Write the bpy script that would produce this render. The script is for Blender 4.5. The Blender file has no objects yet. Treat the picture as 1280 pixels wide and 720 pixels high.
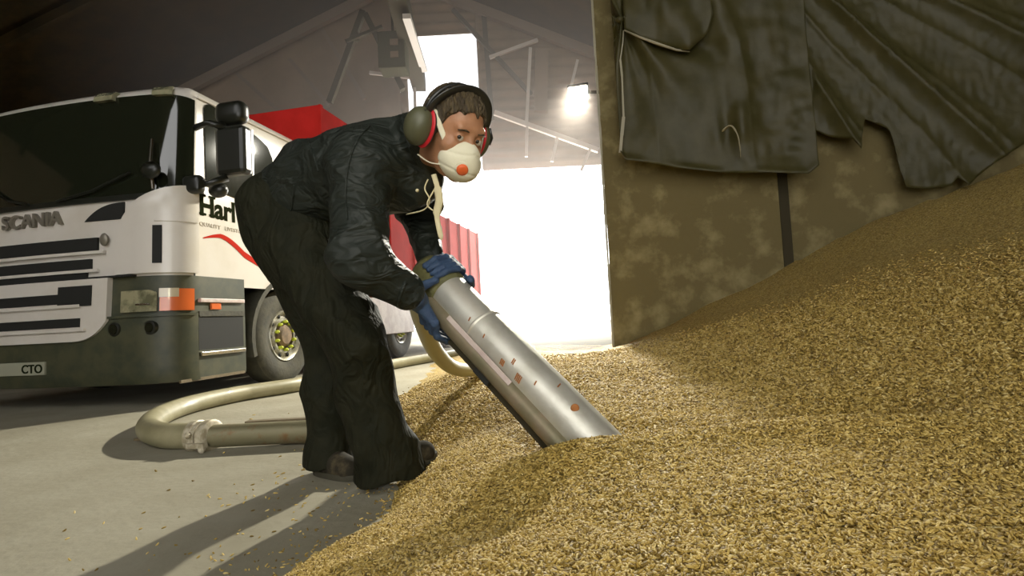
import bpy, bmesh, math, random
import numpy as np
from math import sin, cos, radians, pi, sqrt, atan2
from mathutils import Vector, Matrix, noise
rng = np.random.default_rng(7); random.seed(7)
SC = bpy.context.scene; COL = SC.collection

# ------------------------------------------------------------------ camera
FPX = 680.0; CAMH = 0.6; PIT = radians(3.0); ROLL = radians(3.0)
F_ = np.array([0, cos(PIT), sin(PIT)]); _r = np.array([1., 0, 0]); _u = np.cross(_r, F_)
R_ = _r*cos(ROLL) - _u*sin(ROLL); U_ = _r*sin(ROLL) + _u*cos(ROLL); C_ = np.array([0, 0, CAMH])
cd = bpy.data.cameras.new('camera'); cam = bpy.data.objects.new('camera', cd); COL.objects.link(cam)
cd.sensor_width = 36; cd.lens = 36*FPX/1280; cd.clip_start = 0.05; cd.clip_end = 300
cam.matrix_world = Matrix(((R_[0], U_[0], -F_[0], 0), (R_[1], U_[1], -F_[1], 0), (R_[2], U_[2], -F_[2], CAMH), (0, 0, 0, 1)))
SC.camera = cam
def ray(px, py): return F_ + R_*(px-640)/FPX - U_*(py-360)/FPX
def P(px, py, dep):
    "point seen at a photo position, lying at a given distance into the room"
    d = ray(px, py); return C_ + d/d[1]*dep

# ------------------------------------------------------------------ light and exposure
SC.view_settings.view_transform = 'Standard'; SC.view_settings.look = 'None'
SC.view_settings.exposure = 0.0; SC.view_settings.gamma = 1.0; SC.view_settings.use_curve_mapping = False
wd = bpy.data.worlds.new('world'); SC.world = wd; wd.use_nodes = True
bg = wd.node_tree.nodes['Background']; bg.inputs[0].default_value = (1.0, 0.99, 0.97, 1); bg.inputs[1].default_value = 5.0
def area(name, loc, target, sx, sy, power, color, spread=pi):
    l = bpy.data.lights.new(name, 'AREA'); l.shape = 'RECTANGLE'; l.size = sx; l.size_y = sy; l.energy = power; l.color = color; l.spread = spread
    o = bpy.data.objects.new(name, l); COL.objects.link(o); o.location = loc
    o.rotation_euler = (Vector(target)-Vector(loc)).to_track_quat('-Z', 'Y').to_euler(); return o
area('daylight_far_door', (0.1, 15.9, 2.5), (0.3, 2, 0.2), 5.6, 4.6, 1150, (1.0, 0.97, 0.88))
area('fill_behind_camera', (0.5, -5.2, 2.6), (0.0, 3.0, 0.8), 4.5, 3.2, 14, (1.0, 0.93, 0.66))  # added fill from behind the camera, no known source there
def spot(name, loc, target, power, color, size, blend, rad):
    l = bpy.data.lights.new(name, 'SPOT'); l.energy = power; l.color = color; l.spot_size = size; l.spot_blend = blend; l.shadow_soft_size = rad
    o = bpy.data.objects.new(name, l); COL.objects.link(o); o.location = loc
    o.rotation_euler = (Vector(target)-Vector(loc)).to_track_quat('-Z', 'Y').to_euler(); return o
spot('vignette_fill_spot', (0.35, -2.2, 2.0), (0.18, 2.8, 0.80), 82, (1.0, 0.95, 0.58), radians(60), 1.0, 0.15)  # added spot behind the camera; its soft falloff darkens the corners like a vignette
LAMP = P(723, 116, 8.8)
spot('flood_lamp_beam', tuple(LAMP+np.array([-.03, -.22, -.10])), (-0.1, 4.2, 0.0), 4000, (1.0, 0.95, 0.80), radians(100), 1.0, 0.10)

# ------------------------------------------------------------------ helpers
def tag(o, label=None, cat=None, group=None, kind=None):
    if label: o['label'] = label
    if cat: o['category'] = cat
    if group: o['group'] = group
    if kind: o['kind'] = kind
    return o
def empty(name, loc=(0, 0, 0), rz=0):
    o = bpy.data.objects.new(name, None); COL.objects.link(o); o.location = loc; o.rotation_euler = (0, 0, rz); o.empty_display_size = .1; return o
def link(name, me, m, parent=None, smooth=False):
    o = bpy.data.objects.new(name, me); COL.objects.link(o)
    if m: me.materials.append(m)
    if smooth: me.shade_smooth()
    if parent: o.parent = parent
    return o
def mesh(name, v, f, m, parent=None, smooth=False):
    me = bpy.data.meshes.new(name); me.from_pydata([tuple(map(float, p)) for p in v], [], [tuple(map(int, q)) for q in f]); me.update()
    return link(name, me, m, parent, smooth)
class MB:
    def __init__(s): s.v = []; s.f = []
    def add(s, v, f):
        n = len(s.v); s.v += [tuple(map(float, p)) for p in v]; s.f += [tuple(int(i)+n for i in q) for q in f]; return s
    def box(s, x0, x1, y0, y1, z0, z1):
        v = [(x, y, z) for x in (x0, x1) for y in (y0, y1) for z in (z0, z1)]
        return s.add(v, [(0, 1, 3, 2), (4, 6, 7, 5), (0, 4, 5, 1), (2, 3, 7, 6), (0, 2, 6, 4), (1, 5, 7, 3)])
    def bar(s, a, b, w, h=None, up=(0, 0, 1)):
        a = Vector(a); b = Vector(b); h = h or w; d = (b-a).normalized(); u = Vector(up)
        if abs(d.dot(u)) > .98: u = Vector((0, 1, 0))
        x = d.cross(u).normalized(); y = x.cross(d)
        v = [p + x*i*w/2 + y*j*h/2 for p in (a, b) for i, j in ((-1, -1), (1, -1), (1, 1), (-1, 1))]
        return s.add(v, [(3, 2, 1, 0), (4, 5, 6, 7), (0, 1, 5, 4), (1, 2, 6, 5), (2, 3, 7, 6), (3, 0, 4, 7)])
    def tube(s, pts, r, n=20, cap=True, flat=1.0):
        pts = [Vector(p) for p in pts]; rs = r if hasattr(r, '__len__') else [r]*len(pts)
        t = [(pts[min(i+1, len(pts)-1)]-pts[max(i-1, 0)]).normalized() for i in range(len(pts))]
        u = Vector((0, 0, 1)) if abs(t[0].z) < .9 else Vector((0, 1, 0)); x = t[0].cross(u).normalized(); V = []; Fc = []
        for i, p in enumerate(pts):
            x = (x - t[i]*x.dot(t[i])).normalized(); y = t[i].cross(x)
            for k in range(n):
                a = 2*pi*k/n; V.append(p + x*cos(a)*rs[i] + y*sin(a)*rs[i]*flat)
        for i in range(len(pts)-1):
            for k in range(n): Fc.append((i*n+k, i*n+(k+1) % n, (i+1)*n+(k+1) % n, (i+1)*n+k))
        if cap: Fc.append(tuple(range(n-1, -1, -1))); Fc.append(tuple((len(pts)-1)*n+k for k in range(n)))
        return s.add(V, Fc)
    def ball(s, c, r, n=16, m=10, M=None):
        V = []; Fc = []; r = r if hasattr(r, '__len__') else (r, r, r)
        for i in range(m+1):
            for k in range(n):
                a = pi*i/m; b = 2*pi*k/n; p = Vector((r[0]*sin(a)*cos(b), r[1]*sin(a)*sin(b), r[2]*cos(a)))
                V.append((M @ p if M else p) + Vector(c))
        for i in range(m):
            for k in range(n): Fc.append((i*n+k, (i+1)*n+k, (i+1)*n+(k+1) % n, i*n+(k+1) % n))
        return s.add(V, Fc)
    def build(s, name, m, parent=None, smooth=False, bevel=0):
        o = mesh(name, s.v, s.f, m, parent, smooth)
        if bevel:
            b = o.modifiers.new('bevel', 'BEVEL'); b.width = bevel; b.segments = 2; b.limit_method = 'ANGLE'
        return o
def spline(pts, n=12):
    pts = [np.array(p, float) for p in pts]; q = [2*pts[0]-pts[1]]+pts+[2*pts[-1]-pts[-2]]; out = []
    for i in range(1, len(q)-2):
        for k in range(n):
            t = k/n; a, b, c, d = q[i-1], q[i], q[i+1], q[i+2]
            out.append(.5*((2*b)+(c-a)*t+(2*a-5*b+4*c-d)*t*t+(3*b-a-3*c+d)*t**3))
    out.append(pts[-1]); return out
def autosmooth(o, ang=40):
    o.data.shade_smooth(); o.data.set_sharp_from_angle(angle=radians(ang)); return o

# ------------------------------------------------------------------ materials
def mat(name, col, rough=.6, metal=0, col2=None, nscale=5, lo=.4, hi=.6, bump=0, bscale=30, spec=.5, coat=0, coords='Object', detail=6, stretch=None):
    m = bpy.data.materials.new(name); m.use_nodes = True; nt = m.node_tree; b = nt.nodes['Principled BSDF']
    b.inputs['Base Color'].default_value = (*col, 1); b.inputs['Roughness'].default_value = rough; b.inputs['Metallic'].default_value = metal
    b.inputs['Specular IOR Level'].default_value = spec; b.inputs['Coat Weight'].default_value = coat
    tc = nt.nodes.new('ShaderNodeTexCoord'); vec = tc.outputs[coords]
    if stretch:
        mp = nt.nodes.new('ShaderNodeMapping'); mp.inputs['Scale'].default_value = stretch; nt.links.new(vec, mp.inputs[0]); vec = mp.outputs[0]
    if col2:
        n = nt.nodes.new('ShaderNodeTexNoise'); n.inputs['Scale'].default_value = nscale; n.inputs['Detail'].default_value = detail; n.inputs['Roughness'].default_value = .6
        r = nt.nodes.new('ShaderNodeValToRGB'); r.color_ramp.elements[0].position = lo; r.color_ramp.elements[1].position = hi
        r.color_ramp.elements[0].color = (*col, 1); r.color_ramp.elements[1].color = (*col2, 1)
        nt.links.new(vec, n.inputs['Vector']); nt.links.new(n.outputs[0], r.inputs[0]); nt.links.new(r.outputs[0], b.inputs['Base Color'])
    if bump:
        n2 = nt.nodes.new('ShaderNodeTexNoise'); n2.inputs['Scale'].default_value = bscale; n2.inputs['Detail'].default_value = 5
        bp = nt.nodes.new('ShaderNodeBump'); bp.inputs['Strength'].default_value = bump; bp.inputs['Distance'].default_value = .02
        nt.links.new(vec, n2.inputs['Vector']); nt.links.new(n2.outputs[0], bp.inputs['Height']); nt.links.new(bp.outputs[0], b.inputs['Normal'])
    return m
def emis(name, col, st):
    m = bpy.data.materials.new(name); m.use_nodes = True; b = m.node_tree.nodes['Principled BSDF']
    b.inputs['Base Color'].default_value = (*col, 1); b.inputs['Emission Color'].default_value = (*col, 1); b.inputs['Emission Strength'].default_value = st; return m
M = {}
M['white_paint'] = mat('white_paint', (.62, .58, .52), .32, col2=(.50, .45, .36), nscale=1.3, lo=.45, hi=.8, coat=.3)
M['dark_glass'] = mat('dark_glass', (.012, .014, .008), .06, spec=.6)
M['dark_plastic'] = mat('dark_plastic', (.035, .04, .022), .5, col2=(.06, .06, .03), nscale=6)
M['black_plastic'] = mat('black_plastic', (.012, .013, .009), .35)
M['slot_black'] = mat('slot_black', (.008, .008, .006), .8)
M['chrome'] = mat('chrome', (.55, .53, .48), .25, 1)
M['lens'] = mat('lens', (.30, .28, .17), .12, coat=.6, col2=(.12, .12, .07), nscale=9)
M['orange_lens'] = mat('orange_lens', (.62, .13, .03), .25, coat=.5)
M['clear_lens'] = mat('clear_lens', (.50, .42, .28), .2, coat=.5)
M['plate'] = mat('plate', (.30, .30, .22), .5)
M['letter_black'] = mat('letter_black', (.015, .018, .008), 1, spec=0)
M['letter_grey'] = mat('letter_grey', (.22, .20, .16), .35, .4)
M['swoosh_red'] = mat('swoosh_red', (.42, .03, .02), 1, spec=0)
M['red_paint'] = mat('red_paint', (.58, .025, .02), .8, col2=(.48, .02, .015), nscale=2, spec=.12)
M['rubber'] = mat('rubber', (.035, .033, .022), .8, col2=(.06, .055, .035), nscale=8, bump=.2)
M['rim'] = mat('rim', (.42, .41, .35), .4, .5, col2=(.2, .18, .12), nscale=9)
M['hub_brown'] = mat('hub_brown', (.20, .13, .07), .7, col2=(.10, .07, .04), nscale=10)
M['nut_yellow'] = mat('nut_yellow', (.55, .62, .05), .4)
M['steel_dark'] = mat('steel_dark', (.045, .038, .022), .9, spec=.1)
M['steel_pale'] = mat('steel_pale', (.55, .50, .44), .5)
M['skirt'] = mat('skirt', (.55, .46, .42), .5, col2=(.4, .3, .27), nscale=6)
M['floor'] = mat('concrete_floor', (.33, .31, .24), .85, spec=.15, col2=(.23, .21, .15), nscale=1.6, lo=.3, hi=.75, bump=.25, bscale=25, detail=10)
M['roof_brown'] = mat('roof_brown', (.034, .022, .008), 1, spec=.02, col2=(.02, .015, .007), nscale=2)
M['grime_sheet'] = mat('grime_sheet', (.15, .15, .15), .8)
M['clad'] = mat('cladding', (.25, .17, .10), .9, spec=.1, col2=(.16, .11, .06), nscale=.8, lo=.35, hi=.7)
M['concrete'] = mat('concrete_wall', (.125, .098, .036), .9, col2=(.25, .205, .095), nscale=3.2, lo=.49, hi=.70, bump=.5, bscale=18, detail=15)
M['tarp'] = mat('tarpaulin', (.044, .039, .011), .46, col2=(.058, .050, .017), nscale=4, bump=.35, bscale=7, spec=.26)
M['tarp_light'] = mat('tarpaulin_edge', (.30, .27, .18), .5)
M['jacket'] = mat('jacket_cloth', (.013, .017, .013), .58, col2=(.018, .022, .017), nscale=12, bump=.45, bscale=16, spec=.32)
M['trouser'] = mat('trouser_cloth', (.013, .014, .008), .75, col2=(.018, .018, .010), nscale=15, bump=.3, bscale=40, spec=.1)
for q_, d_, sc_ in (('jacket', .06, (1.0, 1.0, 1.9)), ('trouser', .06, (1.6, 1.6, .7))):
    nt_ = M[q_].node_tree; bn = [n for n in nt_.nodes if n.type == 'BUMP'][0]; bn.inputs['Distance'].default_value = d_; bn.inputs['Strength'].default_value = .6
    nn = bn.inputs['Height'].links[0].from_node; nn.inputs['Scale'].default_value = 9; nn.inputs['Detail'].default_value = 2.5; nn.inputs['Distortion'].default_value = 1.2
    mp_ = nt_.nodes.new('ShaderNodeMapping'); mp_.inputs['Scale'].default_value = sc_; src = nn.inputs['Vector'].links[0].from_socket; nt_.links.new(src, mp_.inputs[0]); nt_.links.new(mp_.outputs[0], nn.inputs['Vector'])
M['boot'] = mat('boot_leather', (.03, .026, .018), .9, spec=.15, col2=(.10, .08, .045), nscale=20, lo=.5, hi=.75)
M['skin'] = mat('skin', (.43, .215, .115), .5, col2=(.37, .175, .09), nscale=30)
M['skin'].node_tree.nodes['Principled BSDF'].inputs['Subsurface Weight'].default_value = .12
M['skin'].node_tree.nodes['Principled BSDF'].inputs['Subsurface Radius'].default_value = (.01, .004, .002)
M['hair'] = mat('hair', (.045, .030, .014), .55, col2=(.10, .07, .03), nscale=120, bump=.9, bscale=160, stretch=(1, 1, .25))
M['glove'] = mat('blue_glove', (.025, .05, .11), .7, col2=(.035, .07, .14), nscale=25, bump=.3, bscale=60)
M['mask'] = mat('mask_cloth', (.70, .66, .50), .85, bump=.1, bscale=200)
M['valve'] = mat('valve_orange', (.75, .13, .03), .5)
M['ear_cup'] = mat('ear_cup_green', (.085, .085, .045), .45)
M['ear_red'] = mat('ear_cup_red', (.55, .02, .03), .4)
M['ear_black'] = mat('ear_black', (.02, .02, .018), .3)
M['eye_white'] = mat('eye_white', (.50, .45, .38), .2)
M['eye_dark'] = mat('eye_dark', (.02, .014, .01), .15)
M['cord'] = mat('cord', (.62, .55, .34), .8)
M['hose'] = mat('hose', (.23, .21, .115), .5, col2=(.30, .27, .16), nscale=6, coat=.2)
M['hose_pale'] = mat('hose_pale', (.42, .38, .20), .45)
M['clampm'] = mat('clamp', (.55, .50, .38), .5, .2, col2=(.35, .3, .2), nscale=30)
M['pipe_rust'] = mat('pipe_rust', (.21, .19, .11), .5, .3, col2=(.20, .10, .035), nscale=9, lo=.55, hi=.68)
M['wood'] = mat('lath', (.17, .13, .07), .7, col2=(.12, .09, .045), nscale=10, stretch=(1, 12, 12))
M['galv'] = mat('galvanised', (.72, .70, .62), .42, .65, col2=(.55, .53, .44), nscale=10, lo=.4, hi=.8, bump=.08, bscale=30)
M['rust'] = mat('rust_mark', (.32, .12, .03), .8)
M['sleeve'] = mat('coupling_sleeve', (.15, .14, .05), .7, col2=(.10, .10, .04), nscale=12, bump=.5, bscale=30)
M['lamp_glass'] = emis('lamp_glass', (1.0, .95, .85), 60)

def grain_material(name, inst):
    m = bpy.data.materials.new(name); m.use_nodes = True; nt = m.node_tree; b = nt.nodes['Principled BSDF']; b.inputs['Roughness'].default_value = .6; b.inputs['Specular IOR Level'].default_value = .3
    r = nt.nodes.new('ShaderNodeValToRGB'); cr = r.color_ramp
    cols = [(0, (.13, .080, .014)), (.25, (.32, .215, .045)), (.6, (.50, .355, .095)), (.9, (.62, .465, .16)), (1, (.72, .59, .28))]
    cr.elements[0].color = (*cols[0][1], 1); cr.elements[1].color = (*cols[-1][1], 1)
    for p, c in cols[1:-1]: e = cr.elements.new(p); e.color = (*c, 1)
    if inst:
        oi = nt.nodes.new('ShaderNodeObjectInfo'); nt.links.new(oi.outputs['Random'], r.inputs[0])
    else:
        tc = nt.nodes.new('ShaderNodeTexCoord'); mp = nt.nodes.new('ShaderNodeMapping'); mp.inputs['Scale'].default_value = (1, 1.7, 1.5)
        nz = nt.nodes.new('ShaderNodeTexNoise'); nz.inputs['Scale'].default_value = 60; mx = nt.nodes.new('ShaderNodeMixRGB'); mx.inputs[0].default_value = .02
        v = nt.nodes.new('ShaderNodeTexVoronoi'); v.inputs['Scale'].default_value = 95
        sx = nt.nodes.new('ShaderNodeSeparateColor'); bp = nt.nodes.new('ShaderNodeBump'); bp.inputs['Strength'].default_value = 1.0; bp.inputs['Distance'].default_value = -.012
        L = nt.links.new; L(tc.outputs['Object'], mp.inputs[0]); L(tc.outputs['Object'], nz.inputs['Vector']); L(mp.outputs[0], mx.inputs[1]); L(nz.outputs['Color'], mx.inputs[2])
        L(mx.outputs[0], v.inputs['Vector']); L(v.outputs['Color'], sx.inputs[0]); L(sx.outputs[0], r.inputs[0])
        L(v.outputs['Distance'], bp.inputs['Height']); L(bp.outputs[0], b.inputs['Normal'])
    nt.links.new(r.outputs[0], b.inputs['Base Color']); return m
M['grain_bed'] = grain_material('grain_bed', False); M['kernel'] = grain_material('grain_kernel', True)

# ------------------------------------------------------------------ the shed (setting)
GY = 15.5; AX, AZ, SL = -2.70, 10.64, 0.46          # gable distance, ridge position and roof slope
XL, XR, YB = -12.5, 9.0, -6.0
def roofz(x): return AZ - SL*abs(x-AX)
tag(MB().box(XL-.2, XR+.2, YB-.2, 40, -.25, 0).build('floor', M['floor']), kind='structure')
def roof_side(x0, x1, hole):
    mb = MB(); ys = [YB-.2, hole[2], hole[3], GY]; xs = [x0, hole[0], hole[1], x1]
    for i in range(3):
        for j in range(3):
            if i == 1 and j == 1: continue
            a, b, c, d = xs[i], xs[i+1], ys[j], ys[j+1]
            v = [(x, y, roofz(x)+dz) for x in (a, b) for y in (c, d) for dz in (0, .12)]
            mb.add(v, [(0, 1, 3, 2), (4, 6, 7, 5), (0, 4, 5, 1), (2, 3, 7, 6), (0, 2, 6, 4), (1, 5, 7, 3)])
    return mb
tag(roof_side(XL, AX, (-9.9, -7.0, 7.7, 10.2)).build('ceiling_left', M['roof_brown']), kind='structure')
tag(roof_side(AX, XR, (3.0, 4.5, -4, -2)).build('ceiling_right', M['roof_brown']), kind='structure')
def translucent(name, col):
    m = bpy.data.materials.new(name); m.use_nodes = True; nt = m.node_tree; nt.nodes.remove(nt.nodes['Principled BSDF'])
    t = nt.nodes.new('ShaderNodeBsdfTranslucent'); t.inputs[0].default_value = (*col, 1); nt.links.new(t.outputs[0], nt.nodes['Material Output'].inputs[0]); return m
M['skylight'] = translucent('dimmed_rooflight', (.018, .018, .02)); M['clear_sheet'] = translucent('pale_sheet', (.75, .75, .78))  # rooflight dimness is put into its near-black colour, else the sky turns it white
def sheet(x0, x1, y0, y1, m, name):
    tag(MB().add([(x, y, roofz(x)+dz) for x in (x0, x1) for y in (y0, y1) for dz in (.04, .06)],
        [(0, 1, 3, 2), (4, 6, 7, 5), (0, 4, 5, 1), (2, 3, 7, 6), (0, 2, 6, 4), (1, 5, 7, 3)]).build(name, m), kind='structure')
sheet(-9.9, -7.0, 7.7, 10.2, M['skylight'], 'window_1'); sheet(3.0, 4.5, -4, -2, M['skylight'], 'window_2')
# gable wall of corrugated sheets with the wide open doorway and the tall slot above it
DX0, DX1, DZ = -2.95, 3.6, 4.85; SX0, SX1, SZ = -2.72, -0.66, 8.9
def corr(x0, x1, zlo, zhi, name):
    mb = MB(); n = max(2, int((x1-x0)/.12)); z0s = []
    X = np.linspace(x0, x1, n)
    rows = 60
    for i in range(len(X)):
        top = min(zhi, roofz(X[i])-.02)
        for k in range(rows+1):
            z = zlo+(top-zlo)*k/rows; mb.v.append((X[i], GY+.04*sin(z*2*pi/.3), z))
    for i in range(len(X)-1):
        for k in range(rows): a = i*(rows+1)+k; mb.f.append((a, a+rows+1, a+rows+2, a+1))
    o = mb.build(name, M['clad'], smooth=True); s = o.modifiers.new('s', 'SOLIDIFY'); s.thickness = .03; return tag(o, kind='structure')
corr(XL, DX0, 0, 99, 'wall_gable_left'); corr(DX1, XR, 0, 99, 'wall_gable_right')
corr(SX1, DX1, DZ, 99, 'wall_gable_over_door'); corr(DX0, SX0, DZ, 99, 'wall_gable_sliver'); corr(SX0, SX1, SZ, 99, 'wall_gable_peak')
tag(MB().box(SX0, SX1, GY-.01, GY+.01, DZ+.05, SZ).build('window_3', M['clear_sheet']), kind='structure')
tag(MB().box(XL-.2, XL, YB, GY, 0, 6.6).build('wall_left', M['clad']), kind='structure')
tag(MB().box(XR, XR+.2, YB, GY, 0, 5.6).build('wall_right', M['clad']), kind='structure')
bw = MB(); bw.box(XL, -2.2, YB-.2, YB, 0, 5.9); bw.box(3.2, XR, YB-.2, YB, 0, 5.0); bw.box(-2.2, 3.2, YB-.2, YB, 4.4, 7.8)
tag(bw.build('wall_back', M['clad']), kind='structure')
# steel frame
def beam(name, pts, w, m, label, cat, group=None, h=None):
    mb = MB(); mb.bar(pts[0], pts[1], w, h); return tag(mb.build(name, m), label, cat, group)
YF = GY-.25
M['rafter'] = mat('rafter_steel', (.17, .12, .075), .7)
tag(MB().bar((XL, YF, roofz(XL)-.15), (AX, YF, AZ-.15), .18, .26).build('trim_1', M['rafter']), kind='structure')
tag(MB().bar((AX, YF, AZ-.15), (XR, YF, roofz(XR)-.15), .18, .26).build('trim_2', M['rafter']), kind='structure')
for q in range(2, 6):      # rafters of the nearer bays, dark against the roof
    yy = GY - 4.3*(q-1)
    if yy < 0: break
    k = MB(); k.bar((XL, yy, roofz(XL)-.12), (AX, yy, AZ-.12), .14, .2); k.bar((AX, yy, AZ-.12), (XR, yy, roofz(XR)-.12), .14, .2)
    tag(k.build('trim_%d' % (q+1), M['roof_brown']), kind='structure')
def G_(px, py, d=GY-.2): return P(px, py, d)
beam('brace', (G_(612, 72, GY-.35), G_(672, 50, GY-.35)), .09, M['steel_pale'], 'pale steel brace rising to the rafter above the bright doorway', 'brace')
beam('gable_post', (G_(663, 60, GY-.42), G_(658, 158, GY-.42)), .09, M['steel_pale'], 'thin pale upright on the gable wall right of the brace', 'post')
beam('gable_post', (G_(722, 75), G_(708, 132)), .08, M['steel_pale'], 'short leaning pale upright on the gable beside the flood lamp', 'post')
beam('gable_column', (G_(677, 62, GY-.12), G_(676, 140, GY-.12)), .38, M['clad'], 'broad sheeted column on the gable wall between two pale uprights', 'column', h=.2)
beam('gable_column', (G_(604, 8, GY-.15), G_(615, 150, GY-.15)), .14, M['steel_dark'], 'dark steel column at the right edge of the tall bright slot', 'column')
beam('diagonal_strut', (G_(566, 12, GY-.3), G_(664, 118, GY-.3)), .11, M['steel_dark'], 'dark diagonal strut running down behind the pale brace', 'strut')
rail_ = beam('hanging_rail', (G_(618, 141, GY-.5), G_(748, 188, GY-.5)), .13, M['steel_pale'], 'pale sloping rail across the gable just above the white doorway', 'rail')
for i, (a, b) in enumerate((((659, 156), (658, 196)), ((697, 170), (690, 202)), ((738, 186), (726, 214)))):
    q_ = MB(); q_.bar(G_(*a, GY-.5), G_(*b, GY-.5), .08); q_.build('hanger', M['steel_pale'], rail_)
beam('gable_post', (G_(517, 76, GY-1), G_(521, 190, GY-1)), .07, M['steel_pale'], 'thin white upright at the left edge of the tall bright slot', 'post')
beam('cross_rail', (G_(462, 91, GY-1), G_(524, 98, GY-1)), .08, M['steel_pale'], 'pale level rail left of the tall bright slot', 'rail')
for i, (a, b, t) in enumerate((((454, 14), (412, 128), 'dark strut leaning left below the roof ridge'), ((457, 18), (504, 112), 'dark strut leaning right below the roof ridge'), ((446, 30), (446, 52), 'short dark strut hanging left of the ridge box'))):
    beam('truss_strut', (P(*a, 12.4), P(*b, 12.4)), .13 if i < 2 else .09, M['steel_dark'], t, 'strut')
beam('truss_strut', (P(432, 52, 12.3), P(478, 33, 12.3)), .07, M['steel_dark'], 'slim dark cross tie between the two leaning struts', 'strut')
for i, (a, b) in enumerate((((296, 92), (352, 142)), ((362, 74), (412, 132)), ((402, 36), (456, 124)))):
    beam('wall_batten', (P(*a, GY-.25), P(*b, GY-.25)), .10, M['rafter'], ('leftmost', 'middle', 'rightmost')[i]+' of three brown sloping battens on the gable above the red lorry', 'batten', 'sloping battens on the gable')
# ridge duct, its lit right edge put in as a pale bar, and the boxy heater hung beside it
db = MB(); db.bar(P(484, -60, 9.0), P(524, 105, 14.8), .36, .42); duct = tag(db.build('conveyor_duct', M['steel_dark']), 'long dark conveyor duct running below the ridge towards the gable', 'duct')
e0, e1 = P(508, 20, 10.5), P(530, 88, 13.6); MB().bar(e0, e1, .16, .10).build('lit_edge', M['steel_pale'], duct)
hb = empty('roof_heater', tuple(P(492, 68, 12.0))); tag(hb, 'boxy dark heater hanging beside the conveyor duct under the roof', 'heater')
MB().box(-.3, .3, -.25, .25, -.42, .42).build('casing', mat('heater_green', (.045, .045, .022), .9, spec=.1), hb, bevel=.02)
for k in range(2): MB().box(-.02, .16, -.27, -.25, -.2+.28*k, -.06+.28*k).build('grille', M['rafter'], hb)
MB().bar((0, 0, .42), (0, 0, 3.2), .05).build('hanger_rod', M['steel_dark'], hb)

# ------------------------------------------------------------------ concrete divider wall on the right
WA = np.array([1.09, 6.0]); WD = np.array([.968, -.25]); WD /= np.linalg.norm(WD); WN = np.array([WD[1], -WD[0]])   # WN towards the camera
def wallpt(px, py, off=0.0):
    d = ray(px, py); a = WA+WN*off; k = ((a-C_[:2])@WN)/(d[:2]@WN); p = C_+d*k; return (p[:2]-WA)@WD, p[2]
def wpos(t, z, off=0.0): q = WA+WD*t+WN*off; return (q[0], q[1], z)
def wall_panel(t0, t1, z1, off, name):
    nx, nz = 30, 40; mb = MB()
    for side_, o in ((0, off), (1, off-.16)):
        for i in range(nx+1):
            for k in range(nz+1):
                t = t0+(t1-t0)*i/nx; z = -.05+(z1+.05)*k/nz; e = 0
                if i == 0: e = .012*noise.noise(Vector((z*3, 1.7, 0)))+.006*noise.noise(Vector((z*14, 5, 0)))
                mb.v.append(wpos(t+e, z, o+.006*noise.noise(Vector((t*2, z*2, side_*9)))))
    N = (nx+1)*(nz+1)
    for i in range(nx):
        for k in range(nz):
            a = i*(nz+1)+k; mb.f += [(a, a+nz+1, a+nz+2, a+1), (N+a, N+a+1, N+a+nz+2, N+a+nz+1)]
    for k in range(nz): mb.f += [(k, k+1, N+k+1, N+k), (nx*(nz+1)+k, N+nx*(nz+1)+k, N+nx*(nz+1)+k+1, nx*(nz+1)+k+1)]
    for i in range(nx): a = i*(nz+1)+nz; mb.f.append((a, a+nz+1, N+a+nz+1, N+a))
    return tag(mb.build(name, M['concrete'], smooth=False), kind='structure')
tj = wallpt(978, 280)[0]
wall_panel(0, tj-.015, 4.45, 0, 'wall_divider_left'); wall_panel(tj+.05, tj+4.2, 4.45, -.07, 'wall_divider_right')
tag(MB().bar(wpos(tj+.02, -.05, -.10), wpos(tj+.02, 4.45, -.10), .10, .16).build('trim_9', M['steel_dark']), kind='structure')
fb = MB(); fb.bar(wpos(.02, .1, .10), wpos(.9, .1, .10), .22, .2); tag(fb.build('wall_divider_foot', M['skirt'], bevel=.02), kind='structure')
stp = MB()
for k in range(40):
    z0, z1 = k*.112, (k+1)*.112+.002; w = .012+.012*abs(noise.noise(Vector((k*.7, 3, 1))))
    stp.bar(wpos(-.012, z0, .012), wpos(-.012, z1, .012), w*1.5, .02)
tag(stp.build('edge_strip', M['tarp_light']), 'ragged pale strip down the left edge of the concrete wall', 'edge strip')

# ------------------------------------------------------------------ flood lamp beside the wall edge
fl = empty('flood_lamp', tuple(LAMP)); tag(fl, 'glaring flood lamp at the left edge of the concrete wall', 'lamp')
lm = (Vector((-.1, 3.2, .1))-Vector(LAMP)).to_track_quat('Y', 'Z').to_matrix().to_4x4()
def xf(mb, Mx): mb.v = [tuple(Mx @ Vector(p)) for p in mb.v]; return mb
xf(MB().box(-.17, .17, -.08, .04, -.13, .13), lm).build('housing', M['black_plastic'], fl, bevel=.01)
xf(MB().box(-.15, .15, .041, .05, -.11, .11), lm).build('glass', M['lamp_glass'], fl)
MB().bar((0, -.02, 0), (.42, .02, .0), .04).build('bracket', M['steel_dark'], fl); MB().bar((.42, .02, .1), (.42, .02, -LAMP[2]), .06).build('pole', M['steel_dark'], fl)

# ------------------------------------------------------------------ grain heap: height field through surveyed points
ctl = []
def cp(px, py, d): p = P(px, py, d); ctl.append((p[0], p[1], p[2]))
def cz(x, y, z): ctl.append((x, y, z))
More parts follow.
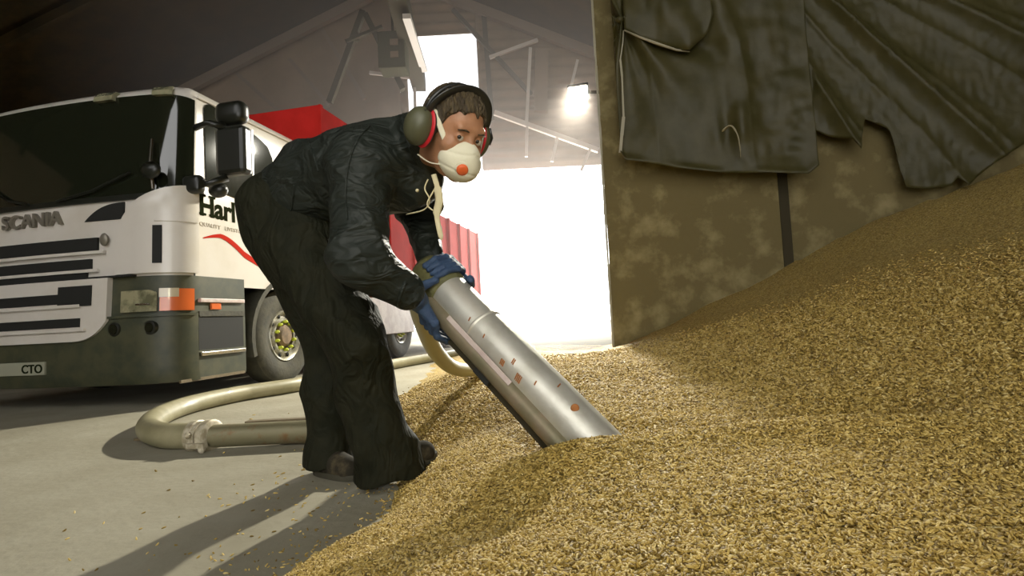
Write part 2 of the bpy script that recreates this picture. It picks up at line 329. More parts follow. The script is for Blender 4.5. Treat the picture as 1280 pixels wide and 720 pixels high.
# near surface
for c in ((640, 720, .80), (900, 720, .74), (1200, 720, .72), (500, 720, .95), (380, 720, 1.12), (1270, 640, .86), (1000, 640, .95), (760, 640, 1.05), (600, 650, 1.22), (500, 670, 1.22), (450, 660, 1.45),
          (690, 560, 1.52), (800, 565, 1.38), (900, 560, 1.34), (1010, 553, 1.32), (1150, 560, 1.15), (1275, 540, 1.2), (560, 578, 1.9), (600, 565, 1.75), (640, 600, 1.35)): cp(*c)
cz(-.62, 1.32, -.01); cz(-.46, 1.62, -.01); cz(-.8, 1.15, -.03); cz(-.42, 1.85, 0.005); cz(-.9, 1.7, -.08); cz(-1.6, 1.2, -.2); cz(-.75, 2.3, -.03); cz(-2, 3, -.25); cz(-1.2, 3.2, -.12); cz(-3, 5, -.3); cz(-3, 8, -.3); cz(-1.3, 5, -.10); cz(-1.6, .4, -.2); cz(-.9, .7, -.04)
cz(-.3, .4, .20); cz(.4, .35, .26); cz(1.2, .4, .28); cz(-.35, 2.2, .05); cz(-.3, 2.6, .04); cz(-.55, 2.9, .0)
# behind the crest
for c in ((800, 545, 1.75), (900, 520, 1.95), (740, 520, 2.1), (660, 520, 2.3), (620, 500, 2.9), (700, 480, 3.0), (1000, 480, 2.2), (1150, 470, 1.9), (1280, 450, 1.8), (850, 480, 2.8), (1000, 430, 3.0), (1280, 380, 2.6),
          (1130, 390, 3.0), (1280, 300, 3.6), (1200, 280, 4.4), (1100, 330, 4.2), (1000, 375, 4.4), (900, 410, 4.3), (820, 440, 4.2), (1280, 205, 5.05), (1130, 265, 5.2), (1050, 300, 5.35), (980, 338, 5.5), (880, 385, 5.7), (790, 428, 5.85), (763, 440, 5.95), (700, 450, 4.6), (600, 470, 4.0), (640, 445, 5.2)): cp(*c)
cz(.2, 8, .12); cz(1.2, 8, .05); cz(0, 11, -.02); cz(2, 12, -.1); cz(-2, 11, -.3); cz(3, 7, .9); cz(6, 5.5, 2.2); cz(4, 2.5, 1.0); cz(2.5, 1, .45); cz(3, 9, .2); cz(6, 9, .6); cz(5, 3.5, 1.7)
ctl = np.array(ctl)
def tps_fit(c, lam=2e-3):
    n = len(c); d2 = ((c[:, None, :2]-c[None, :, :2])**2).sum(-1); K = .5*d2*np.log(d2+1e-12); K[np.diag_indices(n)] = lam
    A = np.zeros((n+3, n+3)); A[:n, :n] = K; Q = np.c_[np.ones(n), c[:, :2]]; A[:n, n:] = Q; A[n:, :n] = Q.T
    return np.linalg.solve(A, np.r_[c[:, 2], 0, 0, 0])
tw = tps_fit(ctl)
def H(x, y):
    x = np.asarray(x, float); y = np.asarray(y, float); z = np.full(x.shape, 0.)+tw[-3]+tw[-2]*x+tw[-1]*y
    for i in range(len(ctl)):
        d2 = (x-ctl[i, 0])**2+(y-ctl[i, 1])**2; z = z+tw[i]*.5*d2*np.log(d2+1e-12)
    z = z + .010*np.sin(x*7+1.3*np.sin(y*5))*np.sin(y*6.1+x*2) + .005*np.sin(x*17+y*9)*np.sin(y*15-x*6) + .0022*np.sin(x*61+3*np.sin(y*23))*np.sin(y*53+x*31)
    z = z + .045*np.exp(-((y-1.38-.04*np.sin(x*4))/.10)**2)*np.clip((x+.05)/.25, 0, 1)*np.clip((1.3-x)/.5, 0, 1) - .095*np.exp(-((y-1.68)/.16)**2)*np.clip((x+.05)/.25, 0, 1)*np.clip((1.35-x)/.5, 0, 1)
    return z
gx = np.concatenate([np.arange(-2.2, 3.0, .03), np.arange(3.0, 6.6, .08)]); gy = np.concatenate([np.arange(.12, 3.4, .03), np.arange(3.4, 13.2, .10)])
GX, GYY = np.meshgrid(gx, gy, indexing='ij'); GZ = np.clip(H(GX, GYY), -.05, None)
nx_, ny_ = GX.shape; base = np.c_[GX.ravel(), GYY.ravel(), GZ.ravel()]
ii, jj = np.meshgrid(np.arange(nx_-1), np.arange(ny_-1), indexing='ij'); a_ = (ii*ny_+jj).ravel(); quads = np.c_[a_, a_+ny_, a_+ny_+1, a_+1]
_rel = base[:, :2]-WA; _t = _rel@WD; _o = _rel@WN; _beh = (_t > .02) & (_o < .03)
_near = _beh & (_o > -.08); keep = (base[quads][:, :, 2].max(1) > -.03) & ~(_beh[quads].all(1)); quads = quads[keep]
kr = wallpt(980, 300)
def scatter(n, dens_scale=1.0):
    x = rng.uniform(-1.9, 4.3, n*2); y = rng.uniform(.33, 5.2, n*2)
    ok = (np.abs(x) < 1.05*y+.25); x = x[ok]; y = y[ok]; dist = np.sqrt(x*x+y*y)
    return x, y, dist
x, y, dist = scatter(1900000)
full = 34000.; area_ = 6.2*4.87; dens = len(x)/area_*0 + (3800000/area_)
sc_f = np.clip(dist/1.5, 1.0, 2.1)
pk = np.clip(full/sc_f**2/dens*np.where(dist > 1.5, .9, 1), 0, 1)*np.where(dist > 3.8, np.clip((5.2-dist)/1.4, 0, 1), 1)
z = None; sel = rng.random(len(x)) < pk; x, y, dist, sc_f = x[sel], y[sel], dist[sel], sc_f[sel]
z = H(x, y); edge = np.clip((z+.006)/.02, 0, 1); spill = .22*np.exp(-np.clip(-z, 0, 1)/.018)+.014*np.exp(-np.clip(-z, 0, 1)/.08); sel = (rng.random(len(x)) < np.maximum(edge, spill)); x, y, z, sc_f = x[sel], y[sel], z[sel], sc_f[sel]
z = np.maximum(z, 0.0012)+rng.uniform(-.0005, .0030, len(z))*np.where(z > .004, 1, 0)*sc_f
nk = len(x)
me = bpy.data.meshes.new('grain_heap'); me.vertices.add(len(base)+nk)
co = np.concatenate([base, np.c_[x, y, z]]).astype(np.float32); me.vertices.foreach_set('co', co.ravel())
me.loops.add(len(quads)*4); me.loops.foreach_set('vertex_index', quads.ravel().astype(np.int32)); me.polygons.add(len(quads)); me.polygons.foreach_set('loop_start', np.arange(0, len(quads)*4, 4, dtype=np.int32)); me.polygons.foreach_set('loop_total', np.full(len(quads), 4, dtype=np.int32)); me.update(calc_edges=True)
at = me.attributes.new('kern', 'BOOLEAN', 'POINT'); at.data.foreach_set('value', np.r_[np.zeros(len(base)), np.ones(nk)].astype(bool))
rot = np.zeros((len(co), 3), np.float32); rot[len(base):] = np.c_[rng.uniform(0, 6.28, nk), rng.normal(0, .48, nk), rng.uniform(0, 6.28, nk)]
at = me.attributes.new('rot', 'FLOAT_VECTOR', 'POINT'); at.data.foreach_set('vector', rot.ravel())
scl = np.ones((len(co), 3), np.float32); sr = rng.uniform(.95, 1.45, nk)*sc_f
lon = np.where(rng.random(nk) < .004, rng.uniform(2.0, 3.6, nk), 1.0); thin = np.where(lon > 1, .45, 1.0)
scl[len(base):] = np.c_[sr*lon, sr*thin*rng.uniform(.85, 1.15, nk), sr*thin]
at = me.attributes.new('scl', 'FLOAT_VECTOR', 'POINT'); at.data.foreach_set('vector', scl.ravel())
me.materials.append(M['grain_bed']); me.materials.append(M['kernel']); me.shade_smooth()
heap = bpy.data.objects.new('grain_heap', me); COL.objects.link(heap)
tag(heap, 'heap of golden barley grain sloping up to the right over the floor', 'grain', kind='stuff')
ng = bpy.data.node_groups.new('kernels', 'GeometryNodeTree'); ng.interface.new_socket('Geometry', in_out='INPUT', socket_type='NodeSocketGeometry'); ng.interface.new_socket('Geometry', in_out='OUTPUT', socket_type='NodeSocketGeometry')
N = ng.nodes.new; L = ng.links.new; gi = N('NodeGroupInput'); go = N('NodeGroupOutput'); sep = N('GeometryNodeSeparateGeometry'); sep.domain = 'POINT'
def nattr(n, t): a = N('GeometryNodeInputNamedAttribute'); a.data_type = t; a.inputs[0].default_value = n; return [o for o in a.outputs if o.enabled][0]
L(gi.outputs[0], sep.inputs[0]); L(nattr('kern', 'BOOLEAN'), sep.inputs['Selection'])
sph = N('GeometryNodeMeshUVSphere'); sph.inputs['Segments'].default_value = 6; sph.inputs['Rings'].default_value = 5; sph.inputs['Radius'].default_value = .0045
tr0 = N('GeometryNodeTransform'); tr0.inputs['Rotation'].default_value = (0, pi/2, 0); tr = N('GeometryNodeTransform'); tr.inputs['Scale'].default_value = (1.0, .38, .34)
ss = N('GeometryNodeSetShadeSmooth'); sm = N('GeometryNodeSetMaterial'); sm.inputs['Material'].default_value = M['kernel']; iop = N('GeometryNodeInstanceOnPoints'); jn = N('GeometryNodeJoinGeometry')
e2r = N('FunctionNodeEulerToRotation')
L(sph.outputs['Mesh'], tr0.inputs[0]); L(tr0.outputs[0], tr.inputs[0]); L(tr.outputs[0], ss.inputs[0]); L(ss.outputs[0], sm.inputs[0]); L(sep.outputs['Selection'], iop.inputs['Points']); L(sm.outputs[0], iop.inputs['Instance'])
L(nattr('rot', 'FLOAT_VECTOR'), e2r.inputs[0]); L(e2r.outputs[0], iop.inputs['Rotation']); L(nattr('scl', 'FLOAT_VECTOR'), iop.inputs['Scale'])
L(sep.outputs['Inverted'], jn.inputs[0]); L(iop.outputs[0], jn.inputs[0]); L(jn.outputs[0], go.inputs[0])
md = heap.modifiers.new('kernels', 'NODES'); md.node_group = ng
print('kernels', nk)

# ------------------------------------------------------------------ lorry
TH = radians(12); LT = np.array([sin(TH), cos(TH), 0]); WT = np.array([-cos(TH), sin(TH), 0]); OT = np.array([-2.83, 4.4, 0])
tloc = OT+WT*1.35
lorry = empty('lorry', tuple(tloc), -TH)
tag(lorry, 'white cab lorry with dark bumper and tall red body parked behind the worker', 'lorry')
def setb(z):     # how far the front leans back at height z
    return float(np.interp(z, [.15, .25, .6, 1.1, 1.75, 1.82, 2.7, 2.76, 2.83, 2.87], [.06, .0, .0, .03, .05, .07, .20, .22, .30, .46]))
def S(u, z, e=0.0):
    sg = 1 if u >= 0 else -1; u = abs(u); rc = .33
    if u < 1.02: a, s0, n = u, 0.0, (0, -1)
    elif u < 1.538: q = (u-1.02)/rc; a, s0, n = 1.02+rc*sin(q), rc*(1-cos(q)), (sin(q), -cos(q))
    else: a, s0, n = 1.35, u-1.538+.33, (1, 0)
    s = s0 + .05*min(1, (a/1.02))**2*(1 if s0 < .01 else max(0, 1-s0/.33)) + setb(z)*max(0, 1-s0/.62)
    tuck = float(np.interp(z, [1.8, 2.72, 2.82, 2.87], [0, .02, .06, .14])); a = a*(1-tuck)
    return (sg*(a+n[0]*e), s+n[1]*e, z)
def patch(u0, u1, z0, z1, e, nu=24, nz=8, th=.015, zf0=None, zf1=None, mb=None):
    "a slab laid on the cab skin between u0..u1; heights may follow functions of u"
    mb = mb or MB(); V = []
    for lay in (e, e-th):
        for i in range(nu+1):
            u = u0+(u1-u0)*i/nu; a = zf0(u) if zf0 else z0; b = zf1(u) if zf1 else z1
            for k in range(nz+1): V.append(S(u, a+(b-a)*k/nz, lay))
    F = []; n1 = nz+1; NN = (nu+1)*n1
    for i in range(nu):
        for k in range(nz): a = i*n1+k; F += [(a, a+n1, a+n1+1, a+1), (NN+a, NN+a+1, NN+a+n1+1, NN+a+n1)]
        a = i*n1; F.append((a, NN+a, NN+a+n1, a+n1)); a = i*n1+nz; F.append((a, a+n1, NN+a+n1, NN+a))
    for k in range(nz): F.append((k, k+1, NN+k+1, NN+k)); a = nu*n1+k; F.append((a, NN+a, NN+a+1, a+1))
    return mb.add(V, F)
def P_(name, m, *a, parent=lorry, smooth=True, **k):
    o = patch(*a, **k).build(name, m, parent, smooth)
    if smooth: autosmooth(o)
    return o
# shell: closed skin from z=1.05 to the roof
UE = 1.538+(1.97-.33)
us = np.r_[np.linspace(-UE, -1.56, 10), np.linspace(-1.54, 1.54, 46), np.linspace(1.56, UE, 10)]
zs = np.r_[np.linspace(1.02, 2.70, 14), 2.76, 2.80, 2.83, 2.85, 2.865, 2.87]
V = [S(u, z) for u in us for z in zs]; n1 = len(zs); Fc = []
for i in range(len(us)-1):
    for k in range(n1-1): a = i*n1+k; Fc.append((a, a+n1, a+n1+1, a+1))
top = [i*n1+n1-1 for i in range(len(us))]; V.append((0, .9, 2.93)); cidx = len(V)-1
for i in range(len(us)-1): Fc.append((top[i], top[i+1], cidx))
Fc.append((top[-1], top[0], cidx)); Fc.append(tuple([k for k in range(n1)])+tuple([(len(us)-1)*n1+k for k in range(n1-1, -1, -1)]))
cab = autosmooth(mesh('cab_shell', V, Fc, M['white_paint'], lorry), 50)
tag(cab, 'white cab shell')
# windscreen and surrounds
P_('windscreen', M['dark_glass'], -1.50, 1.50, 1.80, 2.70, .012, nu=48, nz=12, zf0=lambda u: 1.79+.03*(abs(u)/1.5)**2, zf1=lambda u: 2.74-.05*(abs(u)/1.5)**4)
P_('windscreen_seal', M['black_plastic'], -1.53, 1.53, 1.76, 1.81, .02, nu=48, nz=1)
for u in (.62, 1.18): 
    k = patch(u-.12 if u < 1 else u-.10, u+.07 if u < 1 else u+.07, 2.70, 2.80, .05, nu=4, nz=2, th=.06); k.build('marker_light', M['lens'], lorry)
for sgn in (-1, 1):     # wipers
    k = MB(); k.tube([S(.15*sgn+.1, 1.80, .04), S(.45*sgn+.15, 1.86, .05), S(.75*sgn+.2, 2.0, .045)], .012, 8); k.build('wiper', M['black_plastic'], lorry)
# front close-view mirror and its bright stalk
k = MB(); k.tube([S(1.12, 2.28, .05), S(1.14, 2.05, .09), S(1.16, 1.83, .05)], .013, 8); k.build('mirror_stalk', M['chrome'], lorry)
k = MB(); k.ball(S(1.16, 1.98, .12), (.09, .05, .07)); k.build('front_mirror', M['black_plastic'], lorry, True)
k = MB(); c = S(1.46, 1.90, .07); k.box(c[0]-.10, c[0]+.08, c[1]-.05, c[1]+.05, 1.81, 1.97); ob_ = k.build('kerb_mirror', M['black_plastic'], lorry, True, bevel=.04); ob_.modifiers[0].segments = 4
# corner deflector bulge
def arc(u, lo, hi, p): return lo+(hi-lo)*max(0, 1-((u-1.20)/.34)**2)**p
o = P_('corner_deflector', M['white_paint'], .86, 1.53, 1.12, 1.80, .05, nu=30, nz=16, th=.06, zf1=lambda u: 1.42+.46*max(0, 1-((1.53-u)/.67)**2.6)**.6)
P_('air_slot', M['slot_black'], 1.17, 1.235, 1.20, 1.52, .056, nu=3, nz=6, th=.01)
P_('corner_crease', M['chrome'] if False else M['white_paint'], 1.18, 1.51, 1.555, 1.60, .062, nu=12, nz=4, th=.02)
P_('bonnet_intake', M['slot_black'], .52, .90, 1.62, 1.74, .012, nu=16, nz=4, th=.01, zf0=lambda u: 1.60+.0*u, zf1=lambda u: 1.60+.145*max(0, 1-((.94-u)/.42)**3))
P_('corner_deflector', M['white_paint'], -1.53, -.86, 1.12, 1.80, .05, nu=30, nz=16, th=.06, zf1=lambda u: 1.42+.46*max(0, 1-((1.53+u)/.67)**2.6)**.6)
# grille: white surround with dark slots
P_('grille_surround', M['white_paint'], -.80, .80, .58, 1.10, .055, nu=40, nz=10, th=.07, zf0=lambda u: .58+.16*max(0, (abs(u)-.45)/.35)**3)
P_('panel_gap', M['slot_black'], -1.02, 1.02, 1.10, 1.115, .058, nu=30, nz=1, th=.05)
for z0, z1, ue in ((1.345, 1.455, .66), (1.19, 1.275, .60), (1.115, 1.165, .56)):
    P_('grille_slot', M['slot_black'], -ue, ue, z0, z1, .022, nu=30, nz=2, th=.02)
    P_('grille_lip', M['white_paint'], -ue-.05, ue+.07, z0-.03, z0-.005, .035, nu=30, nz=2, th=.03)
for z0, z1, ue in ((.90, .985, .50), (.70, .775, .56)):
    P_('grille_slot', M['slot_black'], -ue, ue, z0, z1, .062, nu=30, nz=2, th=.01)
    P_('grille_lip', M['white_paint'], -ue-.05, ue+.06, z0-.035, z0-.01, .08, nu=30, nz=2, th=.03)
P_('grille_flap', M['slot_black'], .34, .66, .875, 1.045, .07, nu=6, nz=2, th=.03)
bd = MB(); c = S(.735, 1.43, .03); bd.ball(c, (.042, .02, .055)); bd.build('grille_badge', M['letter_grey'], lorry, True)
# lettering
def text(body, size, m, parent, mtx, name='lettering', off=0.0, ext=.004, align='CENTER', sx=1.0):
    cu = bpy.data.curves.new('t', 'FONT'); cu.body = body; cu.size = size; cu.extrude = ext; cu.offset = off; cu.align_x = align; cu.align_y = 'BOTTOM_BASELINE'
    to = bpy.data.objects.new('t', cu); COL.objects.link(to); bpy.context.view_layer.update()
    me = bpy.data.meshes.new_from_object(to.evaluated_get(bpy.context.evaluated_depsgraph_get())); bpy.data.objects.remove(to)
    me.transform(Matrix.Diagonal((sx, 1, 1, 1))); me.transform(mtx); me.materials.clear()
    return link(name, me, m, parent)
RX = Matrix.Rotation(pi/2, 4, 'X')
text('SCANIA', .165, M['letter_grey'], lorry, Matrix.Translation((-.03, .035, 1.60)) @ RX, 'maker_lettering', .004, .015, sx=1.12)
plate = MB().box(-.30, .20, -.045, -.026, .315, .425).build('number_plate', M['plate'], lorry, bevel=.004)
text('CTO', .10, M['letter_black'], lorry, Matrix.Translation((.07, -.048, .335)) @ RX, 'plate_lettering', .002, .002, sx=1.05)
SIDE = Matrix(((0, 0, 1, 1.352), (1, 0, 0, 0), (0, 1, 0, 0), (0, 0, 0, 1)))
def sidem(s, z, a=1.352): m_ = SIDE.copy(); m_[0][3] = a; m_[1][3] = s; m_[2][3] = z; return m_
text('Harl', .265, M['letter_black'], lorry, sidem(.40, 1.655), 'door_lettering', .008, .002, 'LEFT', sx=.98)
hs = MB()
for s0 in (.418, .535):
    for zz in (1.655, 1.825): MB().box(1.350, 1.356, s0-.012, s0+.062, zz, zz+.02).build('letter_serif', M['letter_black'], lorry)
ml = mat('letter_mid', (.32, .27, .19), .5)
text('QUALITY', .050, ml, lorry, sidem(.40, 1.555), 'door_slogan', 0, .002, 'LEFT', sx=1.25); text('LIVESTOCK', .050, ml, lorry, sidem(.71, 1.555), 'door_slogan', 0, .002, 'LEFT', sx=1.25)
V = []; Fq = []
for i in range(25):
    t = i/24; s = .44+.85*t; z = 1.445+.05*sin(pi*min(1, t*1.6))-.30*max(0, t-.25)**1.15; w = .010+.05*sin(pi*(t*.8+.0))
    V += [(1.354, s, z-w*.5), (1.354, s, z+w*.5)]
for i in range(24): Fq.append((2*i, 2*i+2, 2*i+3, 2*i+1))
o = mesh('red_swoosh', V, Fq, M['swoosh_red'], lorry); sd = o.modifiers.new('s', 'SOLIDIFY'); sd.thickness = .003
# door seams and side windows
for s in (.335, 1.50):
    MB().box(1.344, 1.3535, s-.006, s+.006, 1.1, 1.9).build('door_seam', M['slot_black'], lorry)
MB().box(1.345, 1.356, 1.125, 1.142, 1.93, 2.66).build('window_divider', M['chrome'], lorry)
def side_window(pts, name):
    mb = MB(); n = len(pts)
    v = []
    for e in (.010, -.01):
        for s, z in pts: q = S(1.538+s-.33, z, e); v.append(q)
    mb.add(v, [tuple(range(n)), tuple(range(2*n-1, n-1, -1))]+[(i, n+i, n+(i+1) % n, (i+1) % n) for i in range(n)]); return mb.build(name, M['dark_glass'], lorry)
side_window([(.47, 1.93), (1.12, 1.87), (1.12, 2.66), (.78, 2.70), (.56, 2.72), (.49, 2.70), (.46, 2.66)], 'door_window')
side_window([(1.15, 1.87), (1.42, 1.87), (1.47, 1.93), (1.47, 2.45), (1.40, 2.56), (1.30, 2.60), (1.15, 2.64)], 'rear_side_window')
gut = MB(); gut.tube([S(1.538+s, z, .012) for s, z in ((.02, 2.735), (.5, 2.74), (1.0, 2.745), (1.6, 2.75))], .012, 8); gut.build('roof_gutter', M['white_paint'], lorry)
# big door mirror on two arms
for z, z2 in ((2.44, 2.43), (1.90, 1.97)):
    k = MB(); k.tube([S(1.53, z, .0), (1.50, .36, z+.01), (1.60, .46, z2)], [.03, .026, .035], 10); k.build('mirror_arm', M['black_plastic'], lorry, True)
k = MB(); k.box(1.50, 1.80, .42, .56, 1.99, 2.43); k.build('main_mirror', M['black_plastic'], lorry, bevel=.04)
k = MB(); k.box(1.50, 1.80, .40, .56, 2.45, 2.66); ob_ = k.build('wide_mirror', M['black_plastic'], lorry, True, bevel=.075); ob_.modifiers[0].segments = 5
k = MB(); k.ball((1.47, .50, 1.88), (.09, .07, .07)); k.build('mirror_foot', M['black_plastic'], lorry, True)
# lights and dark lower front
low = MB(); patch(-1.538-.62, 1.538+.62, .20, 1.10, .006, nu=60, nz=10, th=.3, mb=low)
o = autosmooth(low.build('lower_skin', M['dark_plastic'], lorry)); 
P_('bumper', M['dark_plastic'], -1.54, 1.54, .20, .775, .03, nu=50, nz=8, th=.05, zf0=lambda u: .20+.0*u)
P_('bumper_edge', M['dark_plastic'], -1.5, 1.5, .755, .775, .045, nu=50, nz=1, th=.03)
for sg in (-1, 1):
    P_('headlight', M['lens'], *(sorted((.90*sg, 1.20*sg))), .80, .975, .025, nu=10, nz=4, th=.03, zf1=lambda u: .93+.05*min(1, max(0, (1.25-abs(u))/.1)))
    P_('headlight_bar', M['chrome'], *(sorted((1.04*sg, 1.15*sg))), .855, .868, .03, nu=6, nz=1, th=.01)
    P_('indicator', M['orange_lens'], *(sorted((1.22*sg, 1.50*sg))), .80, .985, .025, nu=10, nz=4, th=.03)
    P_('indicator_top', M['clear_lens'], *(sorted((1.215*sg, 1.36*sg))), .915, .99, .030, nu=6, nz=2, th=.02)
    for u in (.86, 1.16):
        c = S(u*sg, .665, .03); k = MB(); k.tube([(c[0], c[1]+.03, c[2]), (c[0], c[1]-.012, c[2])], .058, 24); f = k.build('fog_lamp', M['black_plastic'], lorry, bevel=.006)
        k = MB(); k.tube([(c[0], c[1]-.008, c[2]), (c[0], c[1]-.016, c[2])], .04, 24); k.build('fog_lens', M['dark_glass'], f)
# steps
for z, m_ in ((.885, 'skirt'), (.415, 'chrome')):
    MB().box(1.20, 1.385, .36, .92, z-.018, z+.018).build('step', M[m_], lorry, bevel=.006)
MB().box(1.30, 1.358, .36, .92, .45, .74).build('step_recess', M['slot_black'], lorry)
MB().box(1.34, 1.37, .36, .93, .745, .79).build('step_trim', M['rubber'], lorry)
MB().box(1.345, 1.372, .50, .62, .805, .865).build('side_marker', M['orange_lens'], lorry, bevel=.006)
MB().box(1.345, 1.365, .15, .92, .19, .215).build('sill_strip', M['wood'], lorry)
# wheel arch and wheels
def wheel(a_out, s):
    o_ = Matrix.Translation((a_out, s, .52))
    prof = [(.29, -.02), (.34, -.005), (.42, .0), (.48, -.012), (.515, -.04), (.52, -.14), (.515, -.24), (.48, -.29), (.3, -.29), (.27, -.15), (.28, -.05)]
    sgn = 1 if a_out > 0 else -1
    def lathe(pr, n=48, closed=False):
        mb = MB(); V = []; Fs = []
        for k in range(n):
            t = 2*pi*k/n
            for r, d in pr: V.append((a_out+d*sgn, s+r*cos(t), .52+r*sin(t)))
        q = len(pr)
        for k in range(n):
            for j in range(q-1 if not closed else q): a, b = k*q+j, k*q+(j+1) % q; c_, d_ = ((k+1) % n)*q+(j+1) % q, ((k+1) % n)*q+j; Fs.append((a, b, c_, d_))
        return mb.add(V, Fs)
    ty = autosmooth(lathe(prof, closed=True).build('wheel', M['rubber'], lorry))
    rm = autosmooth(lathe([(.285, -.03), (.275, -.01), (.255, -.02), (.235, -.055), (.205, -.05), (.19, -.03), (.165, -.03), (.165, -.09), (.001, -.09)]).build('rim', M['rim'], ty))
    for k in range(10):
        hb_ = MB(); t = 2*pi*k/10; hb_.ball((a_out-.045*sgn, s+.222*cos(t), .52+.222*sin(t)), (.012, .022, .022), 10, 6); hb_.build('hand_hole', M['slot_black'], ty)
    for k in range(10):
        t = 2*pi*(k+.5)/10; q = MB(); q.tube([(a_out-.04*sgn, s+.155*cos(t), .52+.155*sin(t)), (a_out+.0*sgn, s+.155*cos(t), .52+.155*sin(t)), (a_out+.014*sgn, s+.155*cos(t), .52+.155*sin(t))], [.020, .018, .008], 10)
        q.build('wheel_nut', M['nut_yellow'], ty, True)
    q = lathe([(.125, -.09), (.12, -.03), (.09, .0), (.001, .005)]); autosmooth(q.build('hub', M['hub_brown'], ty))
wheel(1.30, 1.69); wheel(-1.30, 1.69); wheel(1.22, 5.0); wheel(-1.22, 5.0)
def archp(s, r, t0, t1, w0, w1, m_, name='mudguard'):
    mb = MB(); n = 24
    for k in range(n+1):
        t = t0+(t1-t0)*k/n
        for rr in (r, r+.05):
            for a in (w0, w1): mb.v.append((a, s+rr*cos(t), .52+rr*sin(t)))
    for k in range(n):
        a = 4*k; mb.f += [(a, a+1, a+5, a+4), (a+2, a+6, a+7, a+3), (a, a+4, a+6, a+2), (a+1, a+3, a+7, a+5)]
    mb.f += [(0, 2, 3, 1), (4*n, 4*n+1, 4*n+3, 4*n+2)]
    return autosmooth(mb.build(name, m_, lorry))
archp(1.69, .60, -.25, pi+.30, .98, 1.36, M['rubber'])
archp(1.69, .60, -.25, pi+.30, -1.36, -.98, M['rubber'])
k = MB(); k.box(1.28, 1.345, 1.0, 1.97, 1.03, 1.12); k.build('cab_sill', M['dark_plastic'], lorry)
MB().box(-.95, .95, .45, 2.4, .30, 1.05).build('underframe', M['steel_dark'], lorry)
MB().box(-.45, .45, 2.0, 5.58, .70, 1.02).build('chassis', M['steel_dark'], lorry)
MB().box(-1.2, 1.2, 2.0, 2.45, .45, 1.02).build('rear_step_tank', M['steel_dark'], lorry, bevel=.03)
# tall red body
def ribbed(name, s0, s1, z0, z1, w, m_, par, step, d=.045):
    mb = MB(); mb.box(-w, w, s0, s1, z0, z1); bo = mb.build(name, m_, par, bevel=.012); n = int((s1-s0)/step)
    rb = MB()
    for k in range(n+1):
        s = s0+.03+(s1-s0-.06)*k/n
        for sg in (-1, 1): x0, x1 = sorted((sg*w, sg*(w+d))); rb.box(x0, x1, s-.03, s+.03, z0, z1)
    rb.build('body_rib', m_, bo); return bo
ribbed('red_body', 2.54, 5.6, 1.12, 3.47, 1.27, M['red_paint'], lorry, 1.0, .03)
for s in (3.0, 3.9, 5.75): pass
MB().box(1.18, 1.24, 2.7, 5.5, .42, 1.0).build('side_guard', M['skirt'], lorry, bevel=.01)
# ------------------------------------------------------------------ red trailer behind
tr_ = empty('trailer', tuple(tloc+LT*5.95), -TH); tag(tr_, 'lower red ribbed trailer coupled behind the lorry, fading into the white doorway', 'trailer')
ribbed('red_tub', .05, 3.95, 1.0, 2.82, 1.27, M['red_paint'], tr_, .78, .05)
MB().box(1.16, 1.22, .1, 3.9, .5, .98).build('side_guard', M['skirt'], tr_, bevel=.01)
MB().box(-.4, .4, -.33, 3.9, .70, 1.0).build('chassis', M['steel_dark'], tr_)
for s in (1.6, 2.9):
    for sg in (-1, 1):
        q = MB(); q.tube([(sg*.93, s, .5), (sg*.96, s, .5), (sg*1.22, s, .5), (sg*1.25, s, .5)], [.44, .5, .5, .44], 40); wq = autosmooth(q.build('wheel', M['rubber'], tr_))
        q = MB(); q.tube([(sg*1.252, s, .5), (sg*1.262, s, .5)], .26, 30); q.build('rim', M['rim'], wq)

# ------------------------------------------------------------------ tarpaulins over the wall
def tarp(name, t0, t1, ztop, bot, fold, off, m_, nx=150, nz=90, edge=None):
    mb = MB()
    for i in range(nx+1):
        u = i/nx; t = t0+(t1-t0)*u; zb = bot(t)
        for k in range(nz+1):
            z = ztop+(zb-ztop)*k/nz; tt = t+(edge(z) if (edge and i == 0) else 0)
            mb.v.append(wpos(tt, z, off+max(-.03, fold(t, z))))
    for i in range(nx):
        for k in range(nz): a = i*(nz+1)+k; mb.f.append((a, a+1, a+nz+2, a+nz+1))
    o = mb.build(name, m_, smooth=True); s = o.modifiers.new('s', 'SOLIDIFY'); s.thickness = .006; s.offset = 0; return o
def pw(pts):
    q = sorted(wallpt(*p, .1) for p in pts); T = [a for a, b in q]; Z = [b for a, b in q]; return lambda t: float(np.interp(t, T, Z)), T[0], T[-1]
botA, ta0, ta1 = pw([(777, 196), (783, 206), (810, 209), (850, 215), (895, 220), (930, 221), (975, 222), (1005, 222), (1018, 212)])
gt, gz = wallpt(779, 38, .1); ht, hz = wallpt(915, 165, .1)
def ridge(x): return (1-abs(((x % 1)*2)-1))
